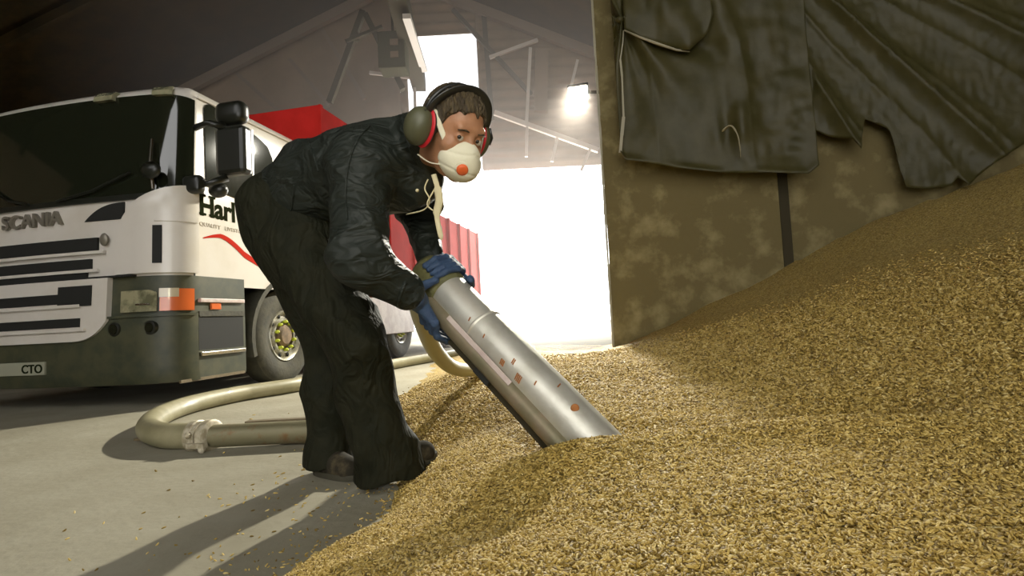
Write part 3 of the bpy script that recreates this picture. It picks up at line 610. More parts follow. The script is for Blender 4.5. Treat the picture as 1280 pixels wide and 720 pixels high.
def foldA(t, z):
    dx, dz = t-gt, z-gz; r = sqrt(dx*dx+dz*dz)+1e-4; th = atan2(dz, dx)
    f = .035+.05*sin(3.1*t+1.2*sin(1.4*z))*.5
    rad = math.exp(-r*1.1); f += rad*.07*sin(th*7+1.5)+rad*.03*sin(th*17)                 # gathers running out of the tied corner
    f += .045*math.exp(-((dz+.33*dx+.02)/.07)**2)*math.exp(-dx*1.3)                       # swag below the tie
    f += .05*ridge((t*1.1+z*.35+.25*sin(z*1.3)))**2+.05*noise.noise(Vector((t*2.6, z*1.3, 2)))+.07*math.exp(-((t-ta1+.62+.10*(z-2.2)**2)/.12)**2)*min(1, max(0, (z-2.2)))+.018*noise.noise(Vector((t*5, z*8, 11)))*math.exp(-((t-ta1+.25)/.35)**2-((z-2.35)/.4)**2)*2
    f += .006*noise.noise(Vector((t*9, z*7, 7)))*(1+2*math.exp(-((t-ta1+.3)/.5)**2))
    d = ((t-ht)/.16)**2+((z-hz)/.2)**2; f += .05*math.exp(-d)*sin((t-ht)*22)
    f += .06*math.exp(-((z-botA(t))/.05)**2)*(.5+.5*sin(t*8))
    return f
ZT = 4.55
tA = tarp('tarpaulin', ta0, ta1, ZT, lambda t: botA(min(t, ta1)), foldA, .20, M['tarp'])
tag(tA, 'dark olive tarpaulin hanging down the left part of the concrete wall from a tied corner', 'tarpaulin')
tag(tA, kind=None)
# swag flap above the tie with its pale turned edge, and the curled tear
fl_ = MB(); nA, nB = 40, 20
lowe = [wallpt(*p, .3) for p in ((781, 42), (800, 52), (822, 60), (845, 66), (862, 67), (884, 44), (890, 20))]
LT_ = [a for a, b in lowe]; LZ = [b for a, b in lowe]
for i in range(nA+1):
    t = LT_[0]+(LT_[-1]-LT_[0])*i/nA; zl = float(np.interp(t, LT_, LZ))
    for k in range(nB+1):
        v = k/nB; z = zl+(4.62-zl)*v
        fl_.v.append(wpos(t, z, .36+.10*sin(pi*min(1, v*1.5))*sin(pi*i/nA)**.6+.02*sin(t*14+z*6)+.02*noise.noise(Vector((t*9, z*6, 3)))-.10*v))
for i in range(nA):
    for k in range(nB): a = i*(nB+1)+k; fl_.f.append((a, a+nB+1, a+nB+2, a+1))
o = fl_.build('flap', M['tarp'], tA, True); s_ = o.modifiers.new('s', 'SOLIDIFY'); s_.thickness = .008
q = MB(); q.tube([Vector(wpos(a, b, .37+.03*sin(i*1.1))) for i, (a, b) in enumerate(lowe[:5])], [.008, .012, .014, .012, .006], 8); q.build('rolled_edge', M['tarp_light'], tA, True)
q = MB(); q.tube(spline([wpos(*wallpt(*p, .4), e) for p, e in (((903, 163), .36), ((913, 158), .42), ((921, 168), .42), ((925, 182), .39), ((927, 196), .34))], 6), [.004]+[.022]*10+[.016]*10+[.008]*3+[.003], 8, flat=.4); q.build('curled_tear', M['tarp_light'], tA, True)
q = MB()
pts_ = [wallpt(*p, .2) for p in ((780, 44), (779, 60), (776, 80), (778, 100), (779, 125), (780, 150), (778, 172), (776, 194))]
for i in range(len(pts_)-1):
    w = (.012, .02, .022, .018, .020, .034, .03)[i]; a, b = pts_[i], pts_[i+1]
    q.bar(wpos(a[0], a[1], .30), wpos(b[0], b[1]-.002, .30), w, .012)
q.build('frayed_edge', M['tarp_light'], tA)
q = MB(); kc = wpos(gt-.02, gz, .33)
q.ball(kc, (.05, .04, .035)); q.build('tie_knot', M['tarp'], tA, True)
# upper right sheet with long fanning creases and torn lower edge
botB, tb0, tb1 = pw([(952, 135), (985, 150), (1000, 140), (1015, 160), (1035, 170), (1062, 176), (1072, 190), (1077, 165), (1082, 148), (1100, 155), (1110, 160), (1114, 166), (1132, 234), (1160, 236), (1190, 232), (1196, 222), (1210, 232), (1240, 205), (1285, 176), (1330, 150)])
fx, fz = wallpt(840, -170, .1)
def foldB(t, z):
    th = atan2(fz-z, t-fx); r = sqrt((t-fx)**2+(fz-z)**2)
    f = .05+.11*ridge(th*4.6+.25)**5+.03*ridge(th*9+.4+.1*sin(r*2))**5+.02*noise.noise(Vector((t*2.5, z*2.5, 8)))
    e = math.exp(-max(0, z-botB(t))/.22); return (min(f, .09) if t < ta1+.05 else f)+e*.025*noise.noise(Vector((t*7, z*6, 4)))+.008*noise.noise(Vector((t*16, z*14, 1)))
tB = tarp('tarpaulin', tb0, tb1+.5, ZT, botB, foldB, .04, M['tarp'], nx=260)
tag(tB, 'dark creased tarpaulin with torn lower edge over the right end of the wall', 'tarpaulin')

# ------------------------------------------------------------------ implicit-surface modelling for the figure
def nets(D, xs, ys, zs):
    s = D < 0; nx, ny, nz = D.shape; c = np.zeros((nx-1, ny-1, nz-1), np.int8)
    for a in (0, 1):
        for b in (0, 1):
            for d in (0, 1): c += s[a:nx-1+a, b:ny-1+b, d:nz-1+d]
    act = (c > 0) & (c < 8); I, J, K = np.nonzero(act); idx = -np.ones(act.shape, np.int64); idx[I, J, K] = np.arange(len(I))
    X = (xs, ys, zs); acc = np.zeros((len(I), 3)); cnt = np.zeros(len(I))
    for ax in range(3):
        for p in (0, 1):
            for q in (0, 1):
                o0 = [0, 0, 0]; o1 = [0, 0, 0]; oth = [k for k in range(3) if k != ax]; o0[oth[0]] = o1[oth[0]] = p; o0[oth[1]] = o1[oth[1]] = q; o1[ax] = 1
                d0 = D[I+o0[0], J+o0[1], K+o0[2]]; d1 = D[I+o1[0], J+o1[1], K+o1[2]]; m = (d0 < 0) != (d1 < 0)
                t = np.where(m, d0/np.where(m, d0-d1, 1), 0); B = (I, J, K)
                for k in range(3):
                    i0 = B[k]+o0[k]; i1 = B[k]+o1[k]; acc[:, k] += np.where(m, X[k][i0]*(1-t)+X[k][i1]*t, 0)
                cnt += m
    V = acc/cnt[:, None]; F = []
    for ax in range(3):
        sl0 = [slice(None)]*3; sl1 = [slice(None)]*3; sl0[ax] = slice(0, -1); sl1[ax] = slice(1, None)
        for k in range(3):
            if k != ax: sl0[k] = slice(1, -1); sl1[k] = slice(1, -1)
        a, b = s[tuple(sl0)], s[tuple(sl1)]; m = a != b; q = list(np.nonzero(m)); pos = a[m]; o1, o2 = [(1, 2), (2, 0), (0, 1)][ax]
        cc = [q[0].copy(), q[1].copy(), q[2].copy()]
        for k in range(3):
            if k != ax: cc[k] = cc[k]+1
        def id_(d1, d2):
            e = [cc[0].copy(), cc[1].copy(), cc[2].copy()]; e[o1] = e[o1]-d1; e[o2] = e[o2]-d2; return idx[e[0], e[1], e[2]]
        f = np.c_[id_(1, 1), id_(0, 1), id_(0, 0), id_(1, 0)]; f[~pos] = f[~pos][:, ::-1]; F.append(f)
    F = np.concatenate(F); return V, F[(F >= 0).all(1)]
class Field:
    def __init__(s, lo, hi, h, fine=None, hc=None):
        s.ax = []
        for k in range(3):
            if fine:
                fl0, fh0 = fine[0][k], fine[1][k]; a = np.r_[np.arange(lo[k], fl0, hc), np.arange(fl0, fh0, h), np.arange(fh0, hi[k]+hc, hc)]
                a = a[np.r_[True, np.diff(a) > h*.3]]
            else: a = np.arange(lo[k], hi[k]+h, h)
            s.ax.append(a.astype(np.float64))
        s.X, s.Y, s.Z = [q.astype(np.float32) for q in np.meshgrid(*s.ax, indexing='ij')]; s.D = np.full(s.X.shape, 9., np.float32)
    def cone(s, a, b, ra, rb):
        a = np.array(a, np.float32); b = np.array(b, np.float32); d = b-a; L2 = float(d@d)+1e-9
        t = np.clip(((s.X-a[0])*d[0]+(s.Y-a[1])*d[1]+(s.Z-a[2])*d[2])/L2, 0, 1)
        return np.sqrt((s.X-a[0]-t*d[0])**2+(s.Y-a[1]-t*d[1])**2+(s.Z-a[2]-t*d[2])**2)-(ra+t*(rb-ra))
    def ell(s, c, r, Rm=None):
        p = [s.X-c[0], s.Y-c[1], s.Z-c[2]]
        if Rm is not None: p = [Rm[0][k]*p[0]+Rm[1][k]*p[1]+Rm[2][k]*p[2] for k in range(3)]     # Rm columns = local axes
        q = np.sqrt((p[0]/r[0])**2+(p[1]/r[1])**2+(p[2]/r[2])**2); g = np.sqrt((p[0]/r[0]**2)**2+(p[1]/r[1]**2)**2+(p[2]/r[2]**2)**2)+1e-6
        return np.where(q < .05, -min(r), q*(q-1)/g).astype(np.float32)
    def add(s, d, k=.02):
        h = np.clip(.5+.5*(s.D-d)/k, 0, 1); s.D = s.D*(1-h)+d*h-k*h*(1-h); return s
    def sub(s, d, k=.01):
        d = -d; h = np.clip(.5-.5*(s.D-d)/k, 0, 1); s.D = s.D*(1-h)+d*h+k*h*(1-h); return s
    def mesh(s, name, m, parent=None):
        V, Fq = nets(s.D, *s.ax); me = bpy.data.meshes.new(name); me.vertices.add(len(V)); me.vertices.foreach_set('co', V.astype(np.float32).ravel())
        me.loops.add(len(Fq)*4); me.loops.foreach_set('vertex_index', Fq.astype(np.int32).ravel()); me.polygons.add(len(Fq))
        me.polygons.foreach_set('loop_start', np.arange(0, len(Fq)*4, 4, dtype=np.int32)); me.polygons.foreach_set('loop_total', np.full(len(Fq), 4, dtype=np.int32)); me.update(calc_edges=True); me.validate()
        bm = bmesh.new(); bm.from_mesh(me); bmesh.ops.recalc_face_normals(bm, faces=bm.faces); bm.to_mesh(me); bm.free()
        return link(name, me, m, parent, True)

# ------------------------------------------------------------------ the worker
person = empty('person', (0, 0, 0))
tag(person, 'person in dark work clothes, dust mask and ear defenders bending over the metal tube', 'person')
hf = np.array([.58, -.64, -.58]); hf /= np.linalg.norm(hf)        # where the face looks
hu = np.array([.36, -.36, .86]); hu -= hf*(hu@hf); hu /= np.linalg.norm(hu)
hx = np.cross(hf, hu); HR = np.array([hx, hf, hu]).T               # columns: lateral, forward, up
HS = 1.06
HC = P(574, 171, 1.53)-HR@(np.array([.031, .0795, .0115])*HS)      # middle of the head, set from the nearer eye
def hp(x, y, z): return HC+HR@(np.array([x, y, z])*HS)
HM = Matrix([[*HR[0], HC[0]], [*HR[1], HC[1]], [*HR[2], HC[2]], [0, 0, 0, 1]])
# joints
pel = P(358, 262, 2.08); wai = P(402, 226, 1.99); che = P(455, 203, 1.88); upp = P(497, 186, 1.80); nek = P(528, 172, 1.74)
shN = P(452, 204, 1.68); elN = P(448, 322, 1.60); wrN = P(518, 372, 1.70)
shF = P(513, 212, 1.97); elF = P(524, 262, 2.10); wrF = P(536, 318, 1.96)
hipB = P(372, 300, 2.00); kneB = P(442, 425, 1.90); ankB = P(480, 570, 2.02)
hipA = P(362, 300, 2.20); kneA = P(410, 430, 2.24); ankA = P(412, 560, 2.26)
T0 = P(553, 358, 1.88); T1 = P(772, 584, 1.47); TD = (T1-T0)/np.linalg.norm(T1-T0)      # suction tube axis
def body():
    lo = np.min([pel, ankB, ankA, hipA, hipB, wrN, HC], 0)-.2; hi = np.max([nek, HC, wrF, elF, wrN, hipA, ankA], 0)+.22; lo[2] = .02
    f = Field(lo, hi, .0034, (HC-.15, HC+.16), .016)
    f.add(f.cone(pel, wai, .11, .11), .01).add(f.cone(wai, che, .11, .12), .03).add(f.cone(che, upp, .12, .09), .03).add(f.cone(shN, shF, .05, .05), .04)
    for a, b, c, ra, rb, rc in ((shN, elN, wrN, .048, .04, .028), (shF, elF, wrF, .048, .04, .028), (hipA, kneA, ankA, .075, .055, .04), (hipB, kneB, ankB, .075, .055, .04)):
        f.add(f.cone(a, b, ra, rb), .03).add(f.cone(b, c, rb, rc), .02)
    E = lambda c, r: f.ell(hp(*c), [q*HS for q in r], HR)
    f.add(f.cone(nek-np.array([.03, -.03, .0]), hp(0, -.03, -.06), .062, .055), .03)
    f.add(E((0, -.012, .045), (.074, .094, .080)), .03).add(E((0, .030, -.012), (.062, .062, .088)), .03).add(E((0, .040, -.075), (.046, .045, .036)), .03)
    f.add(f.cone(hp(-.036, .080, .036), hp(.036, .080, .036), .011, .011), .018)
    for s in (-1, 1):
        f.add(E((s*.044, .062, -.018), (.020, .020, .018)), .02)
        f.sub(E((s*.031, .099, .012), (.018, .014, .012)), .012)
        f.add(E((s*.031, .079, .012), (.0145, .0140, .0135)), .004)
        f.sub(E((s*.031, .094, .0105), (.0125, .009, .0048)), .003)
        f.add(E((s*.078, -.008, .0), (.010, .018, .030)), .008)
    f.add(f.cone(hp(0, .088, .018), hp(0, .112, -.024), .008, .012), .014)
    f.add(E((0, .098, -.056), (.024, .010, .009)), .01).add(E((0, .078, -.098), (.020, .018, .016)), .02)
    return f.mesh('body', M['skin'], person)
body()
for s in (-1, 1):
    k = MB(); k.ball(hp(s*.031, .0795, .0115), .0128*HS, 20, 14); e = k.build('eyeball', M['eye_white'], person, True)
    k = MB(); c = hp(s*.031, .0795, .0115); look = (C_-c); look = look/np.linalg.norm(look); k.ball(c+look*.0085*HS, .0066*HS, 16, 10); k.build('iris', M['eye_dark'], e, True)
    k = MB(); k.tube([hp(s*.016, .095, .032), hp(s*.030, .098, .035), hp(s*.047, .086, .030)], [.0025, .004, .002], 8, flat=.7); k.build('eyebrow', M['hair'], person, True)
def hairf():
    f = Field(HC-.16, HC+.17, .0035); E = lambda c, r: f.ell(hp(*c), [q*HS for q in r], HR)
    f.D = E((0, -.014, .046), (.083, .101, .090)); f.add(E((0, -.03, .0), (.077, .080, .075)), .02)
    lx = (f.X-HC[0])*hx[0]+(f.Y-HC[1])*hx[1]+(f.Z-HC[2])*hx[2]; ly = (f.X-HC[0])*hf[0]+(f.Y-HC[1])*hf[1]+(f.Z-HC[2])*hf[2]; lz = (f.X-HC[0])*hu[0]+(f.Y-HC[1])*hu[1]+(f.Z-HC[2])*hu[2]
    line = np.interp(ly, [-.12, -.02, .02, .05, .075, .12], [-.07, -.05, -.01, .055, .082, .088])+.006*np.sin(lx*160)+.004*np.sin(lx*310+1)
    f.D = f.D+.0022*np.sin(lx*420+2*np.sin(lz*90))*1.0+.0015*np.sin(ly*300+lx*200)
    f.D = np.maximum(f.D, (line-lz)*.7); return f.mesh('hair', M['hair'], person)
hairf()
# respirator: a moulded cup held by straps
def maskf():
    f = Field(HC-.19, HC+.19, .0032); E = lambda c, r: f.ell(hp(*c), [q*HS for q in r], HR)
    f.D = E((0, .070, -.054), (.061, .056, .049)); f.add(E((0, .094, -.018), (.024, .032, .022)), .035).add(E((0, .100, -.064), (.036, .038, .034)), .04)
    ly = (f.X-HC[0])*hf[0]+(f.Y-HC[1])*hf[1]+(f.Z-HC[2])*hf[2]; lz = (f.X-HC[0])*hu[0]+(f.Y-HC[1])*hu[1]+(f.Z-HC[2])*hu[2]; lx = (f.X-HC[0])*hx[0]+(f.Y-HC[1])*hx[1]+(f.Z-HC[2])*hx[2]
    f.D = f.D+.0025*np.exp(-((lz+.018+.3*np.abs(lx))/.003)**2)+.0022*np.exp(-((lz+.074)/.003)**2)
    inner = E((0, .066, -.056), (.054, .050, .048)); f.D = np.maximum(f.D, -inner)
    f.D = np.maximum(f.D, (.040*HS-ly)); return f.mesh('respirator_mask', M['mask'], person)
mk = maskf()
vc = hp(.026, .132, -.062); vd = HR@np.array([.34, .90, -.26])
k = MB(); k.tube([vc-vd*.006, vc+vd*.004, vc+vd*.008], [.0170, .0170, .012], 24); k.build('valve', M['valve'], mk, True)
k = MB(); k.tube([vc-vd*.010, vc-vd*.002], [.023, .021], 24); k.build('valve_seat', M['mask'], mk, True)
for pts in (((-.050, .075, -.025), (-.068, .045, .010), (-.079, .015, .045), (-.080, -.03, .075)), ((.050, .075, -.025), (.068, .045, .010), (.079, .015, .045), (.080, -.03, .075))):
    k = MB(); k.tube(spline([hp(*p) for p in pts], 6), .0085, 8, flat=.2); k.build('strap', M['mask'], mk, True)
k = MB(); k.tube(spline([hp(*p) for p in ((.050, .070, -.075), (.066, .03, -.085), (.080, -.01, -.080))], 5), .006, 8, flat=.35); k.build('strap', M['mask'], mk, True)
# ear defenders
ed = MB()
ed.tube(spline([hp(.100*cos(t), .004+.026*sin(t), .030+.103*sin(t)) for t in np.linspace(0, pi, 11)], 4), .0135, 10, flat=.35)
band = ed.build('ear_defenders', M['ear_black'], person, True); tag(band, 'black headband of the ear defenders')
k = MB(); k.tube(spline([hp(.098*cos(t), -.014+.004*sin(t), .028+.106*sin(t)) for t in np.linspace(.1, pi-.1, 11)], 4), .006, 8); k.build('band_wire', M['ear_black'], band, True)
for s in (-1, 1):
    k = MB(); Mr = Matrix([list(r) for r in HR]); k.ball(hp(s*(.108 if s > 0 else .100), -.004, -.002), ((.040 if s > 0 else .026)*HS, .043*HS, .053*HS), 24, 16, Mr); k.build('ear_cup', M['ear_cup'], band, True)
    k = MB(); k.ball(hp(s*.089, .0, -.002), (.008*HS, .045*HS, .055*HS), 24, 14, Mr); k.build('cup_rim', M['ear_red'], band, True)
    k = MB(); k.ball(hp(s*.083, .0, -.002), (.012*HS, .040*HS, .052*HS), 24, 12, Mr); k.build('ear_cushion', M['ear_black'], band, True)
    k = MB(); k.tube([hp(s*.112, .012, .045), hp(s*.128, .016, .02), hp(s*.130, .012, .0)], .0045, 8); k.build('fork', M['ear_black'], band, True)

def crease(f, dirs, amp, fq, ph=0.0):
    d = np.zeros_like(f.D)
    for i, (v, a) in enumerate(dirs):
        w = f.X*v[0]+f.Y*v[1]+f.Z*v[2]; u = f.X*v[1]-f.Y*v[2]+f.Z*v[0]
        r_ = 1-np.abs(np.sin((w+.05*np.sin(u*7+i*1.7)+.02*np.sin(u*19+i))*fq*(1+.23*i)+ph+i)); m_ = .5+.5*np.sin(u*11+w*5+i*2.1)
        d -= a*(r_**1.8)*m_
    return d*amp
def near(f, c, r): return np.exp(-((f.X-c[0])**2+(f.Y-c[1])**2+(f.Z-c[2])**2)/(r*r))
def jacket():
    pts = np.array([pel, nek, shN, elN, wrN, shF, elF, wrF, HC]); f = Field(pts.min(0)-.22, pts.max(0)+np.array([.08, .14, .05]), .0052)
    f.D = f.cone(pel+np.array([.03, 0, .03]), wai, .150, .150)
    f.add(f.cone(wai, che, .150, .152), .05).add(f.cone(che, upp, .152, .118), .05).add(f.cone(P(462, 228, 1.85), P(520, 226, 1.80), .11, .085), .12)
    f.add(f.cone(upp, P(508, 170, 1.80), .11, .075), .04)
    f.add(f.cone(shN, elN, .095, .084), .08).add(f.cone(elN, elN+(wrN-elN)*.86, .080, .056), .03)
    f.add(f.cone(shN, upp, .088, .09), .06)
    f.add(f.cone(shF, elF, .085, .070), .03).add(f.cone(elF, wrF, .070, .052), .02)
    # collar stands away from the neck
    f.add(f.cone(P(510, 160, 1.79), P(528, 172, 1.71), .088, .088), .02)
    f.sub(f.cone(P(538, 162, 1.69), P(575, 160, 1.57), .066, .095), .008)
    D = f.D.copy()
    f.D += crease(f, [((.8, .3, .5), 1), ((-.5, .2, .85), .7)], .022, 17)*(.40+1.2*near(f, wai+np.array([-.05, 0, 0]), .22)+.7*near(f, elN, .12)+1.2*near(f, elF, .12)+.8*near(f, upp, .16)+1.5*near(f, wrN, .07))
    f.D += .004*np.sin(f.X*11+f.Z*8+2*np.sin(f.Y*6))*near(f, che, .5)
    # hem at the waist
    hd = (che-pel)/np.linalg.norm(che-pel); hw = (f.X-pel[0])*hd[0]+(f.Y-pel[1])*hd[1]+(f.Z-pel[2])*hd[2]
    lower = near(f, pel, .45); f.D = np.where((lower > .2), np.maximum(f.D, -(hw-.00)+.012*np.sin(f.Y*30)), f.D)
    return f.mesh('jacket', M['jacket'], person)
jk = jacket(); tag(jk, 'dark padded work jacket')
def on_surface(o_, px, py, lift=.004):
    from mathutils.bvhtree import BVHTree
    b = o_.get('_b') if False else BVHCACHE.setdefault(o_.name, BVHTree.FromPolygons([v.co for v in o_.data.vertices], [p.vertices for p in o_.data.polygons]))
    d = Vector(ray(px, py)).normalized(); h_ = b.ray_cast(Vector(C_), d); return (h_[0]-d*lift) if h_[0] else None
BVHCACHE = {}
def seam(name, pix, r, m_, par):
    dense = spline([np.array([a, b, 0.]) for a, b in pix], 8); q = [on_surface(jk, p[0], p[1], .0015) for p in dense]; q = [p for p in q if p is not None]
    if len(q) > 2: k = MB(); k.tube(q, r, 6); k.build(name, m_, par, True)
seam('armhole_seam', ((462, 158), (446, 176), (436, 205), (432, 240), (434, 275)), .0035, M['jacket'], jk)
seam('yoke_seam', ((384, 170), (392, 195), (398, 215)), .003, M['jacket'], jk)
seam('pocket_welt', ((368, 232), (364, 262), (360, 284)), .004, M['jacket'], jk)
seam('cuff_band', ((507, 352), (500, 370), (498, 392)), .006, M['jacket'], jk)
seam('collar_edge', ((498, 130), (503, 150), (510, 178), (520, 205)), .005, M['jacket'], jk)
def trousers():
    pts = np.array([pel, hipA, hipB, kneA, kneB, ankA, ankB]); f = Field(pts.min(0)-.2, pts.max(0)+.2, .0065)
    f.D = f.cone(P(350, 262, 2.08), P(372, 285, 2.06), .148, .150)
    f.add(f.cone(P(344, 288, 2.07), P(372, 325, 2.05), .125, .12), .05).add(f.cone(pel, wai-(wai-pel)*.3, .135, .13), .04)
    f.add(f.cone(hipB, kneB, .125, .102), .04).add(f.cone(kneB, ankB, .102, .098), .03).add(f.cone(ankB, ankB-np.array([0, 0, .12]), .102, .112), .02).add(f.cone(P(490, 560, 2.02), P(500, 590, 2.04), .085, .09), .02)
    f.add(f.cone(hipA, kneA, .125, .098), .04).add(f.cone(kneA, ankA, .098, .092), .03).add(f.cone(ankA, ankA-np.array([0, 0, .12]), .096, .104), .02)
    f.D += crease(f, [((.5, .3, .8), 1), ((-.4, .5, .75), .8)], .022, 13)*(.45+.9*near(f, kneB, .16)+.3*near(f, ankB, .2)+1.0*near(f, kneA, .16)+.3*near(f, ankA, .2)+.8*near(f, hipB, .2))
    f.D += .007*np.sin(f.Z*16+f.X*9+1.5*np.sin(f.Y*11+f.Z*4))
    zcut = np.where(f.Y > (ankA[1]+ankB[1])/2, .045, .035)+.012*np.sin(f.X*25)
    f.D = np.maximum(f.D, zcut-f.Z); return f.mesh('trousers', M['trouser'], person)
tag(trousers(), 'loose dark work trousers')
def boot(heel, toe, ank):
    lo = np.minimum(heel, toe)-.1; hi = np.maximum(heel, toe)+.1; hi[2] += .12; f = Field(lo, hi, .006); z0 = heel[2]
    d = (toe-heel)/np.linalg.norm(toe-heel); up = np.array([0, 0, 1.])
    f.D = f.cone(heel+up*.045+d*.03, toe+up*.038-d*.045, .042, .046); f.add(f.cone(heel+up*.06+d*.04, heel+up*.15+d*.04, .045, .05), .03).add(f.cone(heel+up*.09+d*.08, toe+up*.045-d*.09, .040, .040), .03)
    f.D = np.maximum(f.D, -(f.Z-z0-(f.X-heel[0])*0)) if abs(d[2]) < .05 else np.maximum(f.D, -((f.X-heel[0])*(-d[2])*d[0]+(f.Y-heel[1])*(-d[2])*d[1]+(f.Z-heel[2])*(1-d[2]**2)))
    b = f.mesh('boot', M['boot'], person)
    q = MB(); side_ = np.cross(d, up); side_ /= np.linalg.norm(side_); V = []; n = 28
    for z in (.022, .0):
        for k in range(n):
            t = 2*pi*k/n; L_ = np.linalg.norm(toe-heel)/2+.012; w = .046*(1+.1*cos(t)); p = (heel+toe)/2+d*L_*cos(t)*(abs(cos(t))**-.25 if abs(cos(t)) > .05 else 1)+side_*w*sin(t); V.append(p+up*z)
    q.add(V, [tuple(range(n)), tuple(range(2*n-1, n-1, -1))]+[(i, n+i, n+(i+1) % n, (i+1) % n) for i in range(n)]); q.build('sole', M['rubber'], b)
hB = P(466, 598, 2.02); tB_ = P(543, 578, 2.14); hA = P(396, 588, 2.27); tA_ = P(446, 590, 2.13)
hB[2] = H(hB[0], hB[1])+.004 if H(hB[0], hB[1]) > 0 else .004; tB_[2] = max(.004, H(tB_[0], tB_[1])+.01); hA[2] = .003; tA_[2] = .003
boot(hB, tB_, ankB); boot(hA, tA_, ankA)
def glove(wrist, palm, knuck, fing, thumb, name='glove'):
    allp = np.array([wrist, palm]+knuck+[q for f_ in fing for q in f_]+thumb); f = Field(allp.min(0)-.05, allp.max(0)+.05, .0032)
    f.D = f.cone(wrist, palm, .036, .034)
    for kn in knuck: f.add(f.cone(palm, kn, .024, .0165), .012)
    for fg in fing:
        for i in range(len(fg)-1): f.add(f.cone(fg[i], fg[i+1], .0130-.0009*i, .0121-.0009*i), .004)
    for i in range(len(thumb)-1): f.add(f.cone(thumb[i], thumb[i+1], .018-.0025*i, .0155-.002*i), .006)
    f.D += .0012*np.sin(f.X*120+f.Z*90+2*np.sin(f.Y*70)); return f.mesh(name, M['glove'], person)
# grip frame around the tube: eN points to the camera side, eD to the lower left
eD = np.array([-1., 0, -1.]); eD -= TD*(eD@TD); eD /= np.linalg.norm(eD); eN = np.cross(TD, eD)
if eN[1] > 0: eN = -eN
def grip(s, ang, r, c0=None): c = (c0 if c0 is not None else T0)+TD*s; return c+(eD*cos(ang)+eN*sin(ang))*r
RG = .118
kn = [grip(.060+.027*i, radians(42), RG+.006) for i in range(4)]
fg = [[kn[i], grip(.070+.027*i, radians(16), RG+.010), grip(.074+.027*i, radians(-12), RG+.004), grip(.075+.026*i, radians(-38), RG-.016)] for i in range(4)]
palmN = grip(.050, radians(48), RG+.006)*.6+np.array(wrN)*.4
glove(wrN, palmN, kn, fg, [palmN, grip(.012, radians(66), RG-.010), grip(.030, radians(92), RG-.026)])
sl0 = T0-TD*.055
knF = [grip(-.075+.024*i, radians(195), .088) for i in range(4)]
fgF = [[knF[i], grip(-.055+.024*i, radians(160), .086), grip(-.053+.024*i, radians(128), .084), grip(-.052+.023*i, radians(100), .082)] for i in range(4)]
pF = grip(-.03, radians(225), .095)
glove(wrF, pF*.7+wrF*.3, knF, fgF, [pF, grip(.045, radians(215), .088), grip(.065, radians(180), .086)])
# cords and hanging strip at the jacket front
k = MB(); k.tube(spline([P(542, 218, 1.60), P(547, 236, 1.60), P(549, 252, 1.61), P(546, 270, 1.62), P(552, 300, 1.62)], 6), [.008]*6+[.012]*12+[.008]*6+[.003], 8, flat=.3); k.build('hanging_strap', M['cord'], person, True)
k = MB(); k.tube(spline([P(535, 224, 1.62), P(531, 236, 1.62), P(537, 250, 1.63), P(530, 262, 1.66), P(508, 268, 1.70)], 6), .0022, 6); k.build('drawcord', M['cord'], person, True)
k = MB(); k.tube(spline([P(548, 228, 1.60), P(540, 242, 1.61), P(534, 256, 1.62), P(545, 266, 1.62)], 6), .0022, 6); k.build('drawcord', M['cord'], person, True)
k = MB(); k.ball(P(521.5, 238, 1.655), .0055, 10, 8); k.build('stud', M['cord'], person, True)

# ------------------------------------------------------------------ suction tube
TL_ = float(np.linalg.norm(T1-T0)); tube_o = empty('suction_tube', tuple(T0)); tag(tube_o, 'shiny galvanised metal suction tube held by the worker and stuck into the grain', 'tube')
def loc(p): return tuple(np.array(p)-T0)
k = MB(); RT = .070
ss_ = [0, .004, TL_*.28, TL_*.285, TL_*.29, TL_*.295, TL_+.12]
rr_ = [RT-.004, RT, RT, RT+.003, RT+.003, RT, RT]
k.tube([loc(T0+TD*s) for s in ss_], rr_, 48); autosmooth(k.build('outer_tube', M['galv'], tube_o), 30)
B0 = grip(.03, radians(28), .074); B1 = B0+TD*(TL_-.02)
k = MB(); k.tube([loc(B0), loc(B0+TD*.01), loc(B1)], [.024, .030, .030], 24); autosmooth(k.build('air_pipe', mat('air_pipe_metal', (.20, .18, .11), .5, .5, col2=(.28, .22, .15), nscale=8), tube_o), 30)
W0 = grip(.05, radians(-8), .080)
k = MB(); k.bar(loc(W0+TD*.12), loc(W0+TD*(TL_-.16)), .022, .075, up=tuple(eD)); k.build('side_web', M['steel_dark'], tube_o, bevel=.004)
k = MB(); a = grip(.05, radians(52), .082); k.bar(loc(a+TD*.10), loc(a+TD*.42), .016, .006, up=tuple(eN)); k.build('edge_strip', M['skirt'], tube_o, bevel=.002)
k = MB(); a = grip(.33, radians(12), .098); k.bar(loc(a), loc(a+TD*.07), .035, .02, up=tuple(eN)); k.build('latch_plate', M['slot_black'], tube_o, bevel=.003)
for s, an, n_, sz in ((.47, 70, 4, .030), (.40, 70, 3, .020), (.43, 92, 2, .018), (.53, 95, 1, .010), (.30, 85, 1, .008), (.22, 88, 1, .010), (.58, 132, 1, .014)):
    for q in range(n_):
        k = MB(); a = grip(s+.006*q, radians(an-7), RT+.0005); b = grip(s+.006*q-.004, radians(an+7*sz/.02), RT+.0005); k.tube([loc(a), loc((a+b)/2*1.0+(eD*cos(radians(an))+eN*sin(radians(an)))*.0008), loc(b)], .0022, 6); k.build('rust_streak', M['rust'], tube_o)
k = MB()
a = grip(.66, radians(118), RT+.002); k.ball(loc(a), (.012, .005, .012), 12, 8); k.build('dent_hook', M['rust'], tube_o, True)
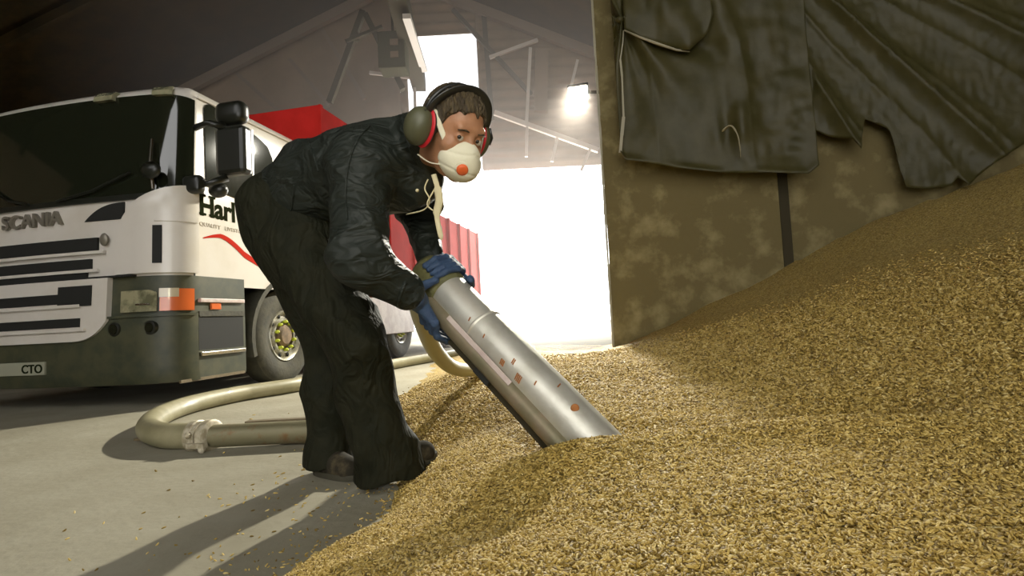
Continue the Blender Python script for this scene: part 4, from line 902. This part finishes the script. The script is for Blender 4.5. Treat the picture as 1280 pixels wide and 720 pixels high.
# coupling sleeve and the pale flexible hose
k = MB(); pts = [T0+TD*s for s in (-.105, -.085, -.06, -.04, -.02, 0, .03, .045)]
k.tube([loc(p) for p in pts], [.060, .072, .070, .077, .072, .078, .076, .072], 32); k.build('coupling_sleeve', M['sleeve'], tube_o, True)
hp_ = [T0-TD*.09, P(531, 352, 2.02), P(523, 378, 2.22), P(532, 412, 2.5), P(545, 440, 2.85), P(565, 459, 3.3), P(588, 463, 3.7), P(606, 459, 4.0), P(628, 450, 4.3)]
hp_[-1][2] = max(hp_[-1][2], float(H(hp_[-1][0], hp_[-1][1]))+.03)
k = MB(); pts = spline(hp_, 10); rr = np.interp(np.linspace(0, 1, len(pts)), [0, .2, 1], [.05, .040, .044]); k.tube(pts, list(rr), 24)
tag(k.build('flexible_hose', M['hose_pale'], smooth=True), 'pale flexible hose looping down from the top end of the metal tube', 'hose')
# big hose lying on the floor
def gnd(px, py, z): d = ray(px, py); k_ = (z-CAMH)/d[2]; p = C_+d*k_; return p
rh = .066
gp = [gnd(618, 434, rh), gnd(545, 446, rh), gnd(487, 456, rh), gnd(420, 470, rh), gnd(370, 481, rh), gnd(300, 492, rh), gnd(240, 505, rh), gnd(200, 520, rh), gnd(186, 535, rh), gnd(205, 544, rh), gnd(245, 545, rh)]
fh = empty('floor_hose', (0, 0, 0)); tag(fh, 'thick grey hose looping across the concrete floor with a rusty pipe clamped to its end', 'hose')
k = MB(); k.tube(spline(gp, 10), rh, 24); k.build('hose_run', M['hose'], fh, True)
c0, c1 = gnd(243, 545, rh), gnd(268, 545, rh); cdv = (c1-c0)/np.linalg.norm(c1-c0); pe = gnd(450, 536, .06); pd = (pe-c1)/np.linalg.norm(pe-c1)
k = MB(); k.tube([c0, c0+cdv*.03, c0+cdv*.035, c0+cdv*.06], [.082, .082, .076, .076], 24); k.tube([c1-cdv*.05, c1-cdv*.045, c1-cdv*.01, c1], [.072, .084, .084, .07], 24); autosmooth(k.build('clamp', M['clampm'], fh))
k = MB(); k.bar(c0+cdv*.02+np.array([0, -.085, -.03]), c1+np.array([0, -.085, -.03]), .03, .022); k.ball(c0+cdv*.02+np.array([0, -.086, .02]), .018, 10, 8); k.ball(c1-cdv*.02+np.array([0, -.086, -.05]), .018, 10, 8); k.build('clamp_bolt', M['clampm'], fh)
k = MB(); k.tube([c1-cdv*.01, pe], .058, 24); autosmooth(k.build('rusty_pipe', M['pipe_rust'], fh))
l0 = c1+(pe-c1)*.20+np.array([0, .035, .058]); l1 = pe+np.array([0, .035, .062])
k = MB(); k.bar(l0, l1, .05, .012); k.build('lath', M['wood'], fh, bevel=.002)
k = MB(); k.bar(gnd(170, 549, .008), gnd(450, 553, .008), .03, .012); k.build('floor_strip', M['wood'], fh)

# ------------------------------------------------------------------ dusty air in the far half of the shed
hm = bpy.data.materials.new('dust'); hm.use_nodes = True; nt = hm.node_tree; nt.nodes.remove(nt.nodes['Principled BSDF'])
vs = nt.nodes.new('ShaderNodeVolumeScatter'); vs.inputs['Color'].default_value = (1, .90, .84, 1); vs.inputs['Density'].default_value = .034; vs.inputs['Anisotropy'].default_value = .35
nt.links.new(vs.outputs[0], nt.nodes['Material Output'].inputs['Volume'])
dz = MB(); dv = [(x_, y_, z_) for y_ in (8.3, GY-.1) for x_, z_ in ((-7.5, .03), (XR-.05, .03), (XR-.05, roofz(XR)-.3), (AX, AZ-.3), (-7.5, roofz(-7.5)-.3))]
dz = dz.add(dv, [(0, 1, 2, 3, 4), (9, 8, 7, 6, 5), (0, 5, 6, 1), (1, 6, 7, 2), (2, 7, 8, 3), (3, 8, 9, 4), (4, 9, 5, 0)]).build('dust_haze', hm); tag(dz, 'pale dusty haze hanging in the air before the bright doorway', 'haze', kind='stuff')
